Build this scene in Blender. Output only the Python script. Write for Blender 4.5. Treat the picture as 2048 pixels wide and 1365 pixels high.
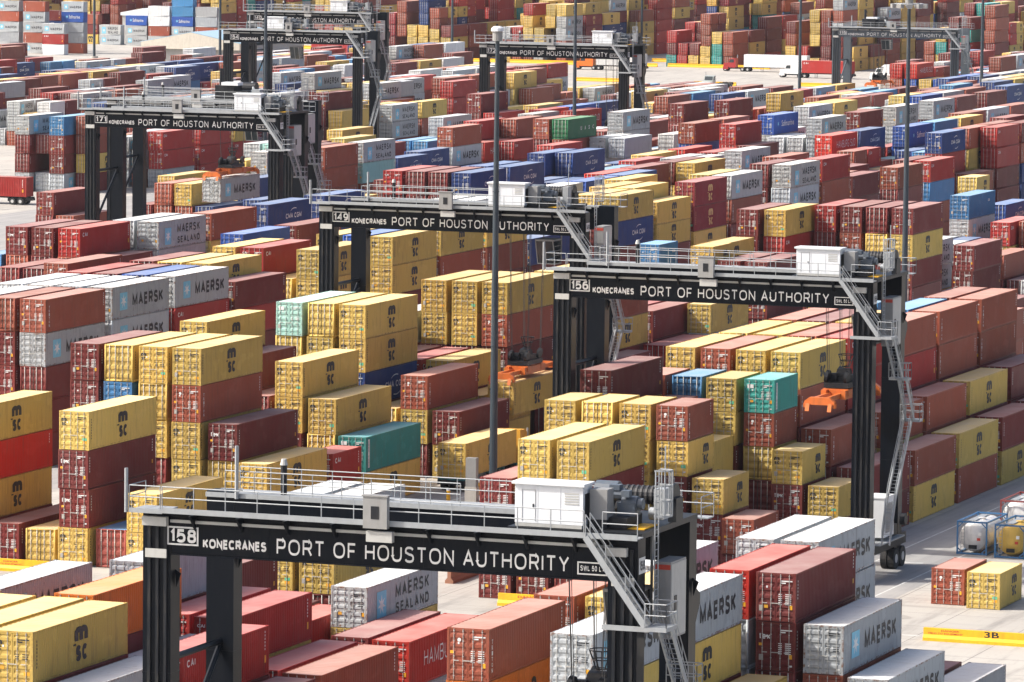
import bpy, math, random
import numpy as np
from mathutils import Vector, Matrix

for o in list(bpy.data.objects): bpy.data.objects.remove(o)
scene = bpy.context.scene
C = scene.collection
rnd = random.Random(7)

# ------------------------------------------------------------------ camera, sky, sun, exposure
cam_d = bpy.data.cameras.new('camera'); cam = bpy.data.objects.new('camera', cam_d); C.objects.link(cam)
cam_d.sensor_width = 36.0; cam_d.lens = 10454.02 / 2048 * 36.0
cam_d.clip_start = 5; cam_d.clip_end = 12000
CAM_Z = 54.022
RX = Vector((0.93708623, 0.34894892, 0.01020051)); RD = Vector((0.04266744, -0.08548329, -0.99542560)); RF = Vector((-0.34648072, 0.93323486, -0.09499378))
cam.matrix_world = Matrix(((RX.x, -RD.x, -RF.x, 0), (RX.y, -RD.y, -RF.y, 0), (RX.z, -RD.z, -RF.z, CAM_Z), (0, 0, 0, 1)))
scene.camera = cam

SUN_DIR = Vector((1.0, 0.45, -1.02)).normalized()            # the way the light travels
world = bpy.data.worlds.new('World'); scene.world = world; world.use_nodes = True
wn = world.node_tree.nodes; wl = world.node_tree.links
sky = wn.new('ShaderNodeTexSky'); sky.sky_type = 'NISHITA'; sky.sun_disc = False
sky.sun_elevation = math.asin(-SUN_DIR.z); sky.sun_rotation = math.atan2(-SUN_DIR.x, -SUN_DIR.y)
sky.air_density = 0.75; sky.dust_density = 5.0; sky.ozone_density = 0.2
wl.new(sky.outputs[0], wn['Background'].inputs[0]); wn['Background'].inputs[1].default_value = 0.15
sd = bpy.data.lights.new('sun', 'SUN'); sd.energy = 3.7; sd.angle = math.radians(0.53); sd.color = (1.0, 0.96, 0.89)
sun = bpy.data.objects.new('sun', sd); C.objects.link(sun); sun.rotation_euler = SUN_DIR.to_track_quat('-Z', 'Y').to_euler(); sun.location = (-200, 200, 200)
vs = scene.view_settings
vs.view_transform = 'Standard'; vs.look = 'None'; vs.gamma = 1.0; vs.exposure = 0.72; vs.use_curve_mapping = False
scene.cycles.max_bounces = 6; scene.cycles.diffuse_bounces = 3; scene.cycles.glossy_bounces = 3
scene.cycles.transmission_bounces = 3; scene.cycles.volume_bounces = 0
scene.cycles.use_denoising = True

# ------------------------------------------------------------------ materials
MATS = {}
def nodes(name):
    m = bpy.data.materials.new(name); m.use_nodes = True
    return m, m.node_tree.nodes, m.node_tree.links, m.node_tree.nodes['Principled BSDF']
def mixn(n, l, fac, a, b, mode='MIX'):
    x = n.new('ShaderNodeMix'); x.data_type = 'RGBA'; x.blend_type = mode
    for s, v in ((x.inputs[0], fac), (x.inputs[6], a), (x.inputs[7], b)):
        if isinstance(v, bpy.types.NodeSocket): l.new(v, s)
        elif s.type == 'VALUE': s.default_value = v
        else: s.default_value = (*v, 1) if len(v) == 3 else v
    return x.outputs[2]
def ramp(n, l, src, a, b):
    r = n.new('ShaderNodeMapRange'); r.inputs[1].default_value = a; r.inputs[2].default_value = b
    l.new(src, r.inputs[0]); return r.outputs[0]
def noise(n, l, vec, scale, detail=3, rough=0.6):
    t = n.new('ShaderNodeTexNoise'); t.inputs['Scale'].default_value = scale; t.inputs['Detail'].default_value = detail
    t.inputs['Roughness'].default_value = rough; l.new(vec, t.inputs['Vector']); return t.outputs[0]
def mapping(n, l, vec, scale):
    t = n.new('ShaderNodeMapping'); t.inputs['Scale'].default_value = scale; l.new(vec, t.inputs[0]); return t.outputs[0]

def simple(name, col, rough=0.6, metal=0.0, var=0.12, scale=1.5, dirt=(0.16, 0.14, 0.11), dirt_amt=0.25, spec=.4):
    if name in MATS: return MATS[name]
    m, n, l, p = nodes(name)
    tc = n.new('ShaderNodeTexCoord')
    a = noise(n, l, tc.outputs['Object'], scale, 5)
    c = mixn(n, l, ramp(n, l, a, 0.45, 0.75), col, tuple(x * (1 - var) for x in col))
    st = noise(n, l, mapping(n, l, tc.outputs['Object'], (2.5, 2.5, 0.35)), 1.3, 4)
    dm = n.new('ShaderNodeMath'); dm.operation = 'MULTIPLY'; dm.inputs[1].default_value = dirt_amt
    l.new(ramp(n, l, st, 0.48, 0.8), dm.inputs[0])
    c = mixn(n, l, dm.outputs[0], c, dirt)
    l.new(c, p.inputs['Base Color']); p.inputs['Roughness'].default_value = rough; p.inputs['Metallic'].default_value = metal; p.inputs['Specular IOR Level'].default_value = spec
    MATS[name] = m; return m

def paint(code, col, rust, where, attr):
    """weathered container paint; where: wall / roof; attr: tone from the object colour or from a mesh attribute"""
    key = ('paint', code, where, attr)
    if key in MATS: return MATS[key]
    m, n, l, p = nodes('container_paint_%s_%s%s' % (code, where, '_far' if attr else ''))
    tc = n.new('ShaderNodeTexCoord'); oi = n.new('ShaderNodeObjectInfo')
    if attr:
        at = n.new('ShaderNodeAttribute'); at.attribute_name = 'tone'; tone = at.outputs['Color']; vec = tc.outputs['Object']
    else:
        tone = oi.outputs['Color']
        sc = n.new('ShaderNodeVectorMath'); sc.operation = 'MULTIPLY_ADD'; sc.inputs[1].default_value = (1, 1, 1)
        cmb = n.new('ShaderNodeMath'); cmb.operation = 'MULTIPLY'; cmb.inputs[1].default_value = 900.0
        sep = n.new('ShaderNodeSeparateColor'); l.new(oi.outputs['Color'], sep.inputs[0]); l.new(sep.outputs[0], cmb.inputs[0])
        l.new(tc.outputs['Object'], sc.inputs[0]); l.new(cmb.outputs[0], sc.inputs[2]); vec = sc.outputs[0]
    base = mixn(n, l, 1.0, col, tone, 'MULTIPLY')
    big = noise(n, l, vec, 0.35, 4, 0.55)
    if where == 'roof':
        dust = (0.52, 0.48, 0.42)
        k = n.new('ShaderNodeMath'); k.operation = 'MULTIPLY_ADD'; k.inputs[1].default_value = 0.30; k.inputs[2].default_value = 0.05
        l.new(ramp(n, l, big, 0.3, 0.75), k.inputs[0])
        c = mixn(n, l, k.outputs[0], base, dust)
        sm = noise(n, l, mapping(n, l, vec, (0.5, 2.2, 1)), 0.9, 5, 0.65)
        k2 = n.new('ShaderNodeMath'); k2.operation = 'MULTIPLY'; k2.inputs[1].default_value = 0.30
        l.new(ramp(n, l, sm, 0.55, 0.8), k2.inputs[0])
        c = mixn(n, l, k2.outputs[0], c, (0.22, 0.16, 0.12))
        rgh = 0.62
    else:
        fade = n.new('ShaderNodeMath'); fade.operation = 'MULTIPLY'; fade.inputs[1].default_value = 0.07
        l.new(ramp(n, l, big, 0.4, 0.8), fade.inputs[0])
        c = mixn(n, l, fade.outputs[0], base, (0.45, 0.40, 0.34))
        st = noise(n, l, mapping(n, l, vec, (1.6, 1.6, 0.22)), 1.6, 5, 0.65)
        k2 = n.new('ShaderNodeMath'); k2.operation = 'MULTIPLY'; k2.inputs[1].default_value = 0.46
        l.new(ramp(n, l, st, 0.53, 0.80), k2.inputs[0])
        pw = noise(n, l, mapping(n, l, vec, (0.6, 0.6, 0.9)), 0.9, 2, 0.5); k4 = n.new('ShaderNodeMath'); k4.operation = 'MULTIPLY'; k4.inputs[1].default_value = 0.20
        l.new(ramp(n, l, pw, 0.60, 0.64), k4.inputs[0]); base = mixn(n, l, k4.outputs[0], base, tuple(min(1, x * 1.25 + .03) for x in col)); c = mixn(n, l, fade.outputs[0], base, (0.45, 0.40, 0.34))
        c = mixn(n, l, k2.outputs[0], c, (0.10, 0.075, 0.055))
        rgh = 0.52
    if where == 'frame': rust = min(.9, rust * 1.7 + .12)
    if rust > 0:
        rs = noise(n, l, mapping(n, l, vec, (1.3, 1.3, 0.6) if where == 'wall' else (1, 1, 1)), 1.9 if where != 'frame' else 3.2, 6, 0.72)
        k3 = n.new('ShaderNodeMath'); k3.operation = 'MULTIPLY'; k3.inputs[1].default_value = rust
        l.new(ramp(n, l, rs, *((0.60, 0.74) if where != 'frame' else (0.47, 0.62))), k3.inputs[0])
        c = mixn(n, l, k3.outputs[0], c, (0.16, 0.065, 0.028))
    l.new(c, p.inputs['Base Color']); p.inputs['Roughness'].default_value = rgh
    p.inputs['Specular IOR Level'].default_value = 0.10
    MATS[key] = m; return m

# code: (colour, roof colour, rust, look in words, lettering colour)
PAL = {
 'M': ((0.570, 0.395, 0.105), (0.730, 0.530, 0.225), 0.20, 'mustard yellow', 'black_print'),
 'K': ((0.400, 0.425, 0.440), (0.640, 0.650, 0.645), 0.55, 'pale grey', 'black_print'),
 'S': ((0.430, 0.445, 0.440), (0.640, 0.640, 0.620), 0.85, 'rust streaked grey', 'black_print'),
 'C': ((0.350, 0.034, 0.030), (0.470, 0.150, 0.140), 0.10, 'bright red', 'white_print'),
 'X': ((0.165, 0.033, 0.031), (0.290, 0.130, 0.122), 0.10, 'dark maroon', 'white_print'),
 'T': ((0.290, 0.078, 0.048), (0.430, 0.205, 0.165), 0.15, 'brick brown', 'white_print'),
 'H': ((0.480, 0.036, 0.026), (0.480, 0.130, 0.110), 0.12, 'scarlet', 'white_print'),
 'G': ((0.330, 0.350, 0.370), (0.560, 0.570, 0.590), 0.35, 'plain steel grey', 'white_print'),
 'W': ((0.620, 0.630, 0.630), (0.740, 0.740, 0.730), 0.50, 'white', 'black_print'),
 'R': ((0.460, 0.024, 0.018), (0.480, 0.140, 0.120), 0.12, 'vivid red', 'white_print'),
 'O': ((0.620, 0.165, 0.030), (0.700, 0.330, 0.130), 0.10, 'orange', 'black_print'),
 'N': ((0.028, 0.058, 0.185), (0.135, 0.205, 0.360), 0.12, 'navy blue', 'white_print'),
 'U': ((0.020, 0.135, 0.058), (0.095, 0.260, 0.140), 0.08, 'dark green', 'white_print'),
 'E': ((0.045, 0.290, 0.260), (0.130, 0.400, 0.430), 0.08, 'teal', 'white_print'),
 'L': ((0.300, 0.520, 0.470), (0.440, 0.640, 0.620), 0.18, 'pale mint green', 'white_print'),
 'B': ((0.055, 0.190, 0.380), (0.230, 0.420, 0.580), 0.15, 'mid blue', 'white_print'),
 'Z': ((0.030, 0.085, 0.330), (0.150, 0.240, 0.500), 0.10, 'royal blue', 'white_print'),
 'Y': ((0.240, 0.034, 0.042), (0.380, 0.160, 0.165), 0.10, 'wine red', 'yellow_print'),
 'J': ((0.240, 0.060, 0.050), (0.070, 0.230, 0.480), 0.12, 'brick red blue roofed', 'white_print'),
}
PRINT = {'black_print': simple('black_print', (0.018, 0.020, 0.024), 0.6, var=0.3, dirt_amt=0.1),
         'white_print': simple('white_print', (0.72, 0.72, 0.70), 0.6, var=0.2, dirt_amt=0.2),
         'yellow_print': simple('yellow_print', (0.62, 0.38, 0.14), 0.6),
         'sky_blue_print': simple('sky_blue_print', (0.20, 0.52, 0.68), 0.6, dirt_amt=0.2),
         'green_sticker': simple('green_sticker', (0.12, 0.46, 0.26), 0.6),
         'orange_sticker': simple('orange_sticker', (0.75, 0.36, 0.02), 0.6),
         'grey_sticker': simple('grey_sticker', (0.38, 0.36, 0.33), 0.6),
         'red_print': simple('red_print', (0.45, 0.05, 0.03), 0.6)}
STEEL = simple('galvanised_steel', (0.31, 0.33, 0.345), 0.5, 0.15, scale=3)
ROD = simple('locking_bar_steel', (0.44, 0.43, 0.40), 0.5, 0.0, var=0.35, scale=4)
NAVY = simple('crane_navy_paint', (0.0030, 0.0048, 0.0085), 0.32, scale=0.8, dirt=(0.035, 0.033, 0.032), dirt_amt=0.14, spec=.12)
NAVY_HI = simple('crane_conduit_paint', (0.008, 0.010, 0.014), 0.4, spec=.25)
GREYP = simple('crane_grey_paint', (0.060, 0.076, 0.094), 0.5)
WHITE = simple('white_enamel', (0.66, 0.68, 0.70), 0.4, var=0.05, dirt_amt=0.12)
DARK = simple('machine_dark', (0.012, 0.014, 0.018), 0.45, scale=5, dirt_amt=.12, spec=.25)
MOTOR = simple('motor_blue_grey', (0.085, 0.105, 0.130), 0.45, scale=5)
CABINET = simple('cabinet_grey', (0.26, 0.26, 0.255), 0.5)
DUCT = simple('cable_duct_grey', (0.42, 0.42, 0.40), 0.5)
ORANGE = simple('spreader_orange', (0.58, 0.140, 0.026), 0.45, dirt=(0.10, 0.05, 0.03), dirt_amt=0.4, scale=3)
ROPE = simple('wire_rope', (0.05, 0.05, 0.052), 0.5)
TYRE = simple('tyre_rubber', (0.018, 0.018, 0.019), 0.8)
RIM = simple('wheel_rim', (0.45, 0.45, 0.44), 0.4)
YELLOW = simple('safety_yellow', (0.78, 0.42, 0.012), 0.5, dirt=(0.25, 0.14, 0.05), dirt_amt=0.3)
GLASS = simple('dark_glass', (0.03, 0.04, 0.045), 0.08, var=0)
MAST = simple('mast_slate_paint', (0.030, 0.044, 0.058), 0.5, scale=1.0, dirt_amt=0.2)
CREAM = simple('shed_cream', (0.60, 0.55, 0.46), 0.7)
SHEDW = simple('shed_wall_grey', (0.42, 0.41, 0.39), 0.7)
SHEDR = simple('shed_roof_blue', (0.34, 0.48, 0.58), 0.5)
CONC = simple('concrete_base', (0.42, 0.40, 0.36), 0.85)
BROWN = simple('barrier_brown', (0.28, 0.13, 0.08), 0.8)
TANKW = simple('tank_bare_metal', (0.68, 0.67, 0.65), 0.35, 0.12, scale=2)
TANKY = simple('tank_yellow', (0.62, 0.40, 0.08), 0.5)
BLUEF = simple('tank_frame_blue', (0.05, 0.16, 0.33), 0.5)
REDF = simple('tank_frame_red', (0.25, 0.05, 0.045), 0.5)
TEAL = simple('chassis_teal', (0.03, 0.16, 0.18), 0.5)

# ------------------------------------------------------------------ mesh helpers
class MB:
    def __init__(s): s.v = []; s.f = []; s.m = []; s.mats = []; s.cur = 0
    def mat(s, m):
        if m not in s.mats: s.mats.append(m)
        s.cur = s.mats.index(m); return s
    def face(s, pts):
        b = len(s.v); s.v += [tuple(p) for p in pts]; s.f.append(tuple(range(b, b + len(pts)))); s.m.append(s.cur)
    def box(s, x0, y0, z0, x1, y1, z1):
        b = len(s.v)
        s.v += [(x0, y0, z0), (x1, y0, z0), (x1, y1, z0), (x0, y1, z0), (x0, y0, z1), (x1, y0, z1), (x1, y1, z1), (x0, y1, z1)]
        for q in ((0, 3, 2, 1), (4, 5, 6, 7), (0, 1, 5, 4), (1, 2, 6, 5), (2, 3, 7, 6), (3, 0, 4, 7)):
            s.f.append(tuple(b + i for i in q)); s.m.append(s.cur)
        return s
    def bar(s, p, q, w, h, up=(0, 0, 1)):
        p = Vector(p); q = Vector(q); d = (q - p).normalized(); u = Vector(up)
        if abs(d.dot(u)) > 0.98: u = Vector((1, 0, 0))
        r = d.cross(u).normalized() * (w / 2); u = r.cross(d).normalized() * (h / 2)
        b = len(s.v)
        for c in (p, q):
            for e in (-r - u, r - u, r + u, -r + u): s.v.append(tuple(c + e))
        for f in ((0, 1, 2, 3), (7, 6, 5, 4), (0, 4, 5, 1), (1, 5, 6, 2), (2, 6, 7, 3), (3, 7, 4, 0)):
            s.f.append(tuple(b + i for i in f)); s.m.append(s.cur)
        return s
    def tube(s, p, q, r, n=8, r2=None, caps=True):
        p = Vector(p); q = Vector(q); r2 = r if r2 is None else r2
        d = (q - p).normalized(); u = Vector((0, 0, 1)) if abs(d.z) < 0.9 else Vector((1, 0, 0))
        a = d.cross(u).normalized(); c = d.cross(a)
        b = len(s.v)
        for pt, rr in ((p, r), (q, r2)):
            for i in range(n):
                t = 2 * math.pi * i / n; s.v.append(tuple(pt + a * (rr * math.cos(t)) + c * (rr * math.sin(t))))
        for i in range(n):
            j = (i + 1) % n; s.f.append((b + i, b + n + i, b + n + j, b + j)); s.m.append(s.cur)
        if caps:
            s.f.append(tuple(b + i for i in range(n))); s.m.append(s.cur)
            s.f.append(tuple(b + n + i for i in reversed(range(n)))); s.m.append(s.cur)
        return s
    def prism(s, poly, ax, a0, a1):
        """poly: list of 2D points; ax = axis of extrusion (0,1,2)"""
        def P(u, w, a):
            return (a, u, w) if ax == 0 else ((u, a, w) if ax == 1 else (u, w, a))
        n = len(poly); b = len(s.v)
        s.v += [P(u, w, a0) for u, w in poly] + [P(u, w, a1) for u, w in poly]
        s.f.append(tuple(b + i for i in range(n))); s.m.append(s.cur)
        s.f.append(tuple(b + n + i for i in reversed(range(n)))); s.m.append(s.cur)
        for i in range(n):
            j = (i + 1) % n; s.f.append((b + j, b + i, b + n + i, b + n + j)); s.m.append(s.cur)
        return s
    def text(s, t, o, xd, yd, h, w=None, bold=0.0, align='l', track=1.0):
        vs_, fs_, tw = glyphs(t, bold, track)
        o = Vector(o); xd = Vector(xd); yd = Vector(yd)
        sx = h if w is None else w / tw
        off = {'l': 0, 'c': -tw * sx / 2, 'r': -tw * sx}[align]
        b = len(s.v)
        s.v += [tuple(o + xd * (x * sx + off) + yd * (y * h)) for x, y in vs_]
        for f in fs_: s.f.append(tuple(b + i for i in f)); s.m.append(s.cur)
        return s
    def mesh(s, name):
        me = bpy.data.meshes.new(name); me.from_pydata(s.v, [], s.f)
        if s.mats:
            for m in s.mats: me.materials.append(m)
            me.polygons.foreach_set('material_index', s.m)
        me.update(); return me

_G = {}
def glyphs(t, bold=0.0, track=1.0):
    k = (t, bold, track)
    if k in _G: return _G[k]
    cu = bpy.data.curves.new('glyphs', 'FONT'); cu.body = t; cu.resolution_u = 2; cu.offset = bold; cu.space_character = track
    ob = bpy.data.objects.new('glyphs', cu); C.objects.link(ob)
    dg = bpy.context.evaluated_depsgraph_get(); dg.update()
    me = ob.evaluated_get(dg).to_mesh()
    v = np.array([p.co[:2] for p in me.vertices]); f = [tuple(p.vertices) for p in me.polygons]
    ob.evaluated_get(dg).to_mesh_clear(); bpy.data.objects.remove(ob); bpy.data.curves.remove(cu)
    v = v - v.min(0); v = v / max(v[:, 1].max(), 1e-6)
    # up-facing
    f2 = []
    for q in f:
        a, b_, c = v[q[0]], v[q[1]], v[q[2]]
        if (b_[0] - a[0]) * (c[1] - a[1]) - (b_[1] - a[1]) * (c[0] - a[0]) < 0: q = tuple(reversed(q))
        f2.append(q)
    _G[k] = (v.tolist(), f2, float(v[:, 0].max())); return _G[k]

def ob(name, me, parent=None, mat=None, loc=None, tone=None):
    o = bpy.data.objects.new(name, me); C.objects.link(o)
    if parent is not None: o.parent = parent
    if loc is not None: o.location = loc
    if mat is not None:
        if not me.materials: me.materials.append(mat)
        elif me.materials[0] != mat:
            o.material_slots[0].link = 'OBJECT'; o.material_slots[0].material = mat
    if tone is not None: o.color = tone
    return o
def thing(name, label, cat, loc=(0, 0, 0), rz=0.0, group=None):
    o = bpy.data.objects.new(name, None); C.objects.link(o); o.location = loc; o.rotation_euler = (0, 0, rz)
    o.empty_display_size = 0.5
    o['label'] = label; o['category'] = cat
    if group: o['group'] = group
    return o
def structure(name, me, mat=None):
    o = ob(name, me, None, mat); o['kind'] = 'structure'; return o
CACHE = {}
def cached(key, fn):
    if key not in CACHE: CACHE[key] = fn()
    return CACHE[key]
ORD = ['first', 'second', 'third', 'fourth', 'fifth', 'sixth', 'seventh', 'eighth', 'ninth', 'tenth', 'eleventh', 'twelfth', 'thirteenth', 'fourteenth',
       'fifteenth', 'sixteenth', 'seventeenth', 'eighteenth', 'nineteenth', 'twentieth', 'twenty-first', 'twenty-second', 'twenty-third', 'twenty-fourth',
       'twenty-fifth', 'twenty-sixth', 'twenty-seventh', 'twenty-eighth', 'twenty-ninth', 'thirtieth']
# ------------------------------------------------------------------ stroke lettering (extended sans), every glyph a set of ribbons
def _arc(cx, cy, rx, ry, a0, a1, n=8, e=.82):
    out = []
    for k in range(n + 1):
        a = math.radians(a0 + (a1 - a0) * k / n); c, s = math.cos(a), math.sin(a)
        out.append((cx + rx * math.copysign(abs(c) ** e, c), cy + ry * math.copysign(abs(s) ** e, s)))
    return out
GL = {
 'A': (1.0, [[(0, 0), (.5, 1), (1, 0)], [(.18, .34), (.82, .34)]]), 'B': (.85, [[(0, 0), (0, 1), (.7, 1)] + _arc(.7, .77, .25, .23, 90, -90, 6) + [(0, .54)], [(.7, .54)] + _arc(.7, .27, .3, .27, 90, -90, 6) + [(0, 0)]]),
 'C': (1.0, [_arc(.52, .5, .52, .5, 42, 318, 14)]), 'D': (.95, [[(0, 0), (0, 1), (.45, 1)] + _arc(.45, .5, .55, .5, 90, -90, 10) + [(0, 0)]]), 'E': (.8, [[(1, 1), (0, 1), (0, 0), (1, 0)], [(0, .52), (.92, .52)]]),
 'F': (.78, [[(1, 1), (0, 1), (0, 0)], [(0, .5), (.9, .5)]]), 'G': (1.0, [_arc(.52, .5, .52, .5, 42, 330, 14) + [(1, .45), (.6, .45)]]), 'H': (.92, [[(0, 0), (0, 1)], [(1, 0), (1, 1)], [(0, .52), (1, .52)]]), 'I': (.001, [[(.5, 0), (.5, 1)]]),
 'K': (.9, [[(0, 0), (0, 1)], [(1, 1), (.04, .42)], [(.34, .62), (1, 0)]]), 'L': (.78, [[(0, 1), (0, 0), (1, 0)]]), 'M': (1.1, [[(0, 0), (0, 1), (.5, .12), (1, 1), (1, 0)]]), 'N': (.95, [[(0, 0), (0, 1), (1, 0), (1, 1)]]),
 'O': (1.12, [_arc(.5, .5, .5, .5, 90, 450, 20)]), 'P': (.88, [[(0, 0), (0, 1), (.66, 1)] + _arc(.66, .72, .34, .28, 90, -90, 8) + [(0, .44)]]), 'R': (.9, [[(0, 0), (0, 1), (.66, 1)] + _arc(.66, .74, .34, .26, 90, -90, 8) + [(0, .48)], [(.6, .48), (1, 0)]]),
 'S': (.9, [_arc(.5, .75, .46, .25, 20, 200, 8)[0:] + _arc(.5, .25, .5, .26, 90, -160, 10)]), 'T': (.92, [[(0, 1), (1, 1)], [(.5, 1), (.5, 0)]]), 'U': (.95, [[(0, 1), (0, .4)] + _arc(.5, .4, .5, .4, 180, 360, 10) + [(1, 1)]]),
 'W': (1.3, [[(0, 1), (.25, 0), (.5, .95), (.75, 0), (1, 1)]]), 'Y': (.95, [[(0, 1), (.5, .46), (1, 1)], [(.5, .46), (.5, 0)]]), 'X': (.9, [[(0, 0), (1, 1)], [(0, 1), (1, 0)]]),
 '0': (.8, [_arc(.5, .5, .5, .5, 90, 450, 18)]), '1': (.42, [[(0, .74), (.9, 1), (.9, 0)]]), '2': (.8, [_arc(.5, .7, .5, .3, 160, -30, 9) + [(0, 0), (1, 0)]]), '3': (.8, [_arc(.46, .76, .46, .24, 150, -90, 9), _arc(.46, .27, .54, .27, 90, -150, 9)]),
 '4': (.85, [[(.76, 0), (.76, 1), (0, .28), (1, .28)]]), '5': (.8, [[(.92, 1), (.12, 1), (.05, .52)] + _arc(.45, .32, .55, .32, 100, -150, 10)]), '6': (.8, [_arc(.5, .32, .5, .32, 90, 450, 14), _arc(.62, .42, .62, .58, 180, 70, 7)]),
 '7': (.78, [[(0, 1), (1, 1), (.35, 0)]]), '8': (.8, [_arc(.5, .77, .44, .23, 90, 450, 12), _arc(.5, .28, .5, .28, 90, 450, 12)]), '9': (.8, [_arc(.5, .68, .5, .32, 90, 450, 14), _arc(.38, .58, .62, .58, 0, -110, 7)]), ' ': (.35, []),
 'm': (1.35, [[(0, 0), (0, .98)], [(.0, .72)] + _arc(.25, .66, .25, .34, 150, 0, 6) + [(.5, 0)], [(.5, .72)] + _arc(.75, .66, .25, .34, 150, 0, 6) + [(1, 0)]]), 's': None, 'c': None, 't': (.5, [[(.5, 1), (.5, .1), (1, .04)], [(0, .74), (1, .74)]]),
 'e': (.85, [[(.02, .36), (.98, .36)] + _arc(.5, .36, .5, .36, 0, 320, 12)]), 'x': (.8, [[(0, 0), (1, .72)], [(0, .72), (1, 0)]]), 'i': (.001, [[(.5, 0), (.5, .7)]]),
}
GL['s'] = GL['S']; GL['c'] = (.9, GL['C'][1])
def stroke_text(s, wt, gap=.26):
    """vertices (x, y, layer), quads and width for cap height 1"""
    V, F = [], []; x = 0.0
    for ch in s:
        w, paths = GL[ch]
        if ch != ' ': w = max(w, wt + .001)
        for li, path in enumerate(paths):
            pts = [Vector((x + wt / 2 + a * (w - wt), wt / 2 + b * (1 - wt))) for a, b in path]
            closed = (pts[0] - pts[-1]).length < 1e-4; 
            if closed: pts = pts[:-1]
            n = len(pts); b0 = len(V)
            for k, p in enumerate(pts):
                d0 = (p - pts[k - 1]) if (k or closed) else (pts[1] - p); d1 = (pts[(k + 1) % n] - p) if (k < n - 1 or closed) else d0
                d0 = d0.normalized(); d1 = d1.normalized(); m = (d0 + d1); m = m.normalized() if m.length > 1e-6 else d0
                nn = Vector((-m.y, m.x)); q = max(.42, nn.dot(Vector((-d0.y, d0.x)))); o = nn * (wt / 2 / q); e = Vector((0, 0))
                if not closed and k in (0, n - 1): e = d0 * (wt / 2 * (0 if k == 0 else 0))
                V.append((p.x + o.x, p.y + o.y, li)); V.append((p.x - o.x, p.y - o.y, li))
            for k in range(n if closed else n - 1):
                a, c = b0 + 2 * k, b0 + 2 * ((k + 1) % n); F.append((a, a + 1, c + 1, c))
        x += w + gap
    return V, F, x - gap
def stext(mb, s, o, xd, yd, h, w, wt, gap=.26):
    k = ('st', s, wt, gap)
    V, F, tw = cached(k, lambda: stroke_text(s, wt, gap))
    o = Vector(o); xd = Vector(xd); yd = Vector(yd); nr = xd.cross(yd); sx = w / tw; b = len(mb.v)
    mb.v += [tuple(o + xd * (x * sx) + yd * (y * h) + nr * (.0015 * li)) for x, y, li in V]
    for f in F: mb.f.append(tuple(b + i for i in f)); mb.m.append(mb.cur)
# ------------------------------------------------------------------ ground
def ground_material():
    m, n, l, p = nodes('yard_concrete')
    tc = n.new('ShaderNodeTexCoord'); v = tc.outputs['Object']
    a = noise(n, l, v, 0.05, 5, 0.6); b = noise(n, l, mapping(n, l, v, (1, 0.12, 1)), 0.6, 5, 0.65)
    c = mixn(n, l, ramp(n, l, a, 0.35, 0.7), (0.395, 0.372, 0.335), (0.315, 0.297, 0.27))
    k = n.new('ShaderNodeMath'); k.operation = 'MULTIPLY'; k.inputs[1].default_value = 0.72; l.new(ramp(n, l, b, 0.50, 0.74), k.inputs[0])
    c = mixn(n, l, k.outputs[0], c, (0.17, 0.16, 0.15))
    d = noise(n, l, v, 0.9, 6, 0.7); k2 = n.new('ShaderNodeMath'); k2.operation = 'MULTIPLY'; k2.inputs[1].default_value = 0.45
    l.new(ramp(n, l, d, 0.58, 0.74), k2.inputs[0]); c = mixn(n, l, k2.outputs[0], c, (0.21, 0.17, 0.125))
    t2 = noise(n, l, mapping(n, l, v, (0.06, 1, 1)), 0.55, 5, 0.65); k5 = n.new('ShaderNodeMath'); k5.operation = 'MULTIPLY'; k5.inputs[1].default_value = 0.55
    l.new(ramp(n, l, t2, 0.54, 0.72), k5.inputs[0]); c = mixn(n, l, k5.outputs[0], c, (0.20, 0.19, 0.175))
    o2 = noise(n, l, v, 0.28, 3, 0.55); k6 = n.new('ShaderNodeMath'); k6.operation = 'MULTIPLY'; k6.inputs[1].default_value = 0.6
    l.new(ramp(n, l, o2, 0.66, 0.74), k6.inputs[0]); c = mixn(n, l, k6.outputs[0], c, (0.11, 0.10, 0.09))
    # slab joints every 6 m
    sx = n.new('ShaderNodeSeparateXYZ'); l.new(v, sx.inputs[0])
    for ax in (0, 1):
        md = n.new('ShaderNodeMath'); md.operation = 'PINGPONG'; md.inputs[1].default_value = 3.05; l.new(sx.outputs[ax], md.inputs[0])
        lt = n.new('ShaderNodeMath'); lt.operation = 'LESS_THAN'; lt.inputs[1].default_value = 0.035; l.new(md.outputs[0], lt.inputs[0])
        c = mixn(n, l, lt.outputs[0], c, (0.16, 0.15, 0.14))
    l.new(c, p.inputs['Base Color']); p.inputs['Roughness'].default_value = 0.85
    return m
def lane_material():
    m, n, l, p = nodes('lane_paving')
    tc = n.new('ShaderNodeTexCoord'); v = tc.outputs['Object']
    a = noise(n, l, mapping(n, l, v, (1, 0.05, 1)), 0.8, 5, 0.65); b = noise(n, l, v, 0.15, 5, 0.6)
    c = mixn(n, l, ramp(n, l, a, 0.35, 0.7), (0.30, 0.29, 0.28), (0.21, 0.205, 0.20))
    c = mixn(n, l, ramp(n, l, b, 0.5, 0.85), c, (0.34, 0.33, 0.31))
    l.new(c, p.inputs['Base Color']); p.inputs['Roughness'].default_value = 0.85
    return m
def sheet(mb, x0, y0, x1, y1, z): mb.face([(x0, y0, z), (x1, y0, z), (x1, y1, z), (x0, y1, z)])
g = MB(); sheet(g, -2600, -400, 1400, 3000, 0); structure('ground', g.mesh('ground'), ground_material())
ln = MB()
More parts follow.
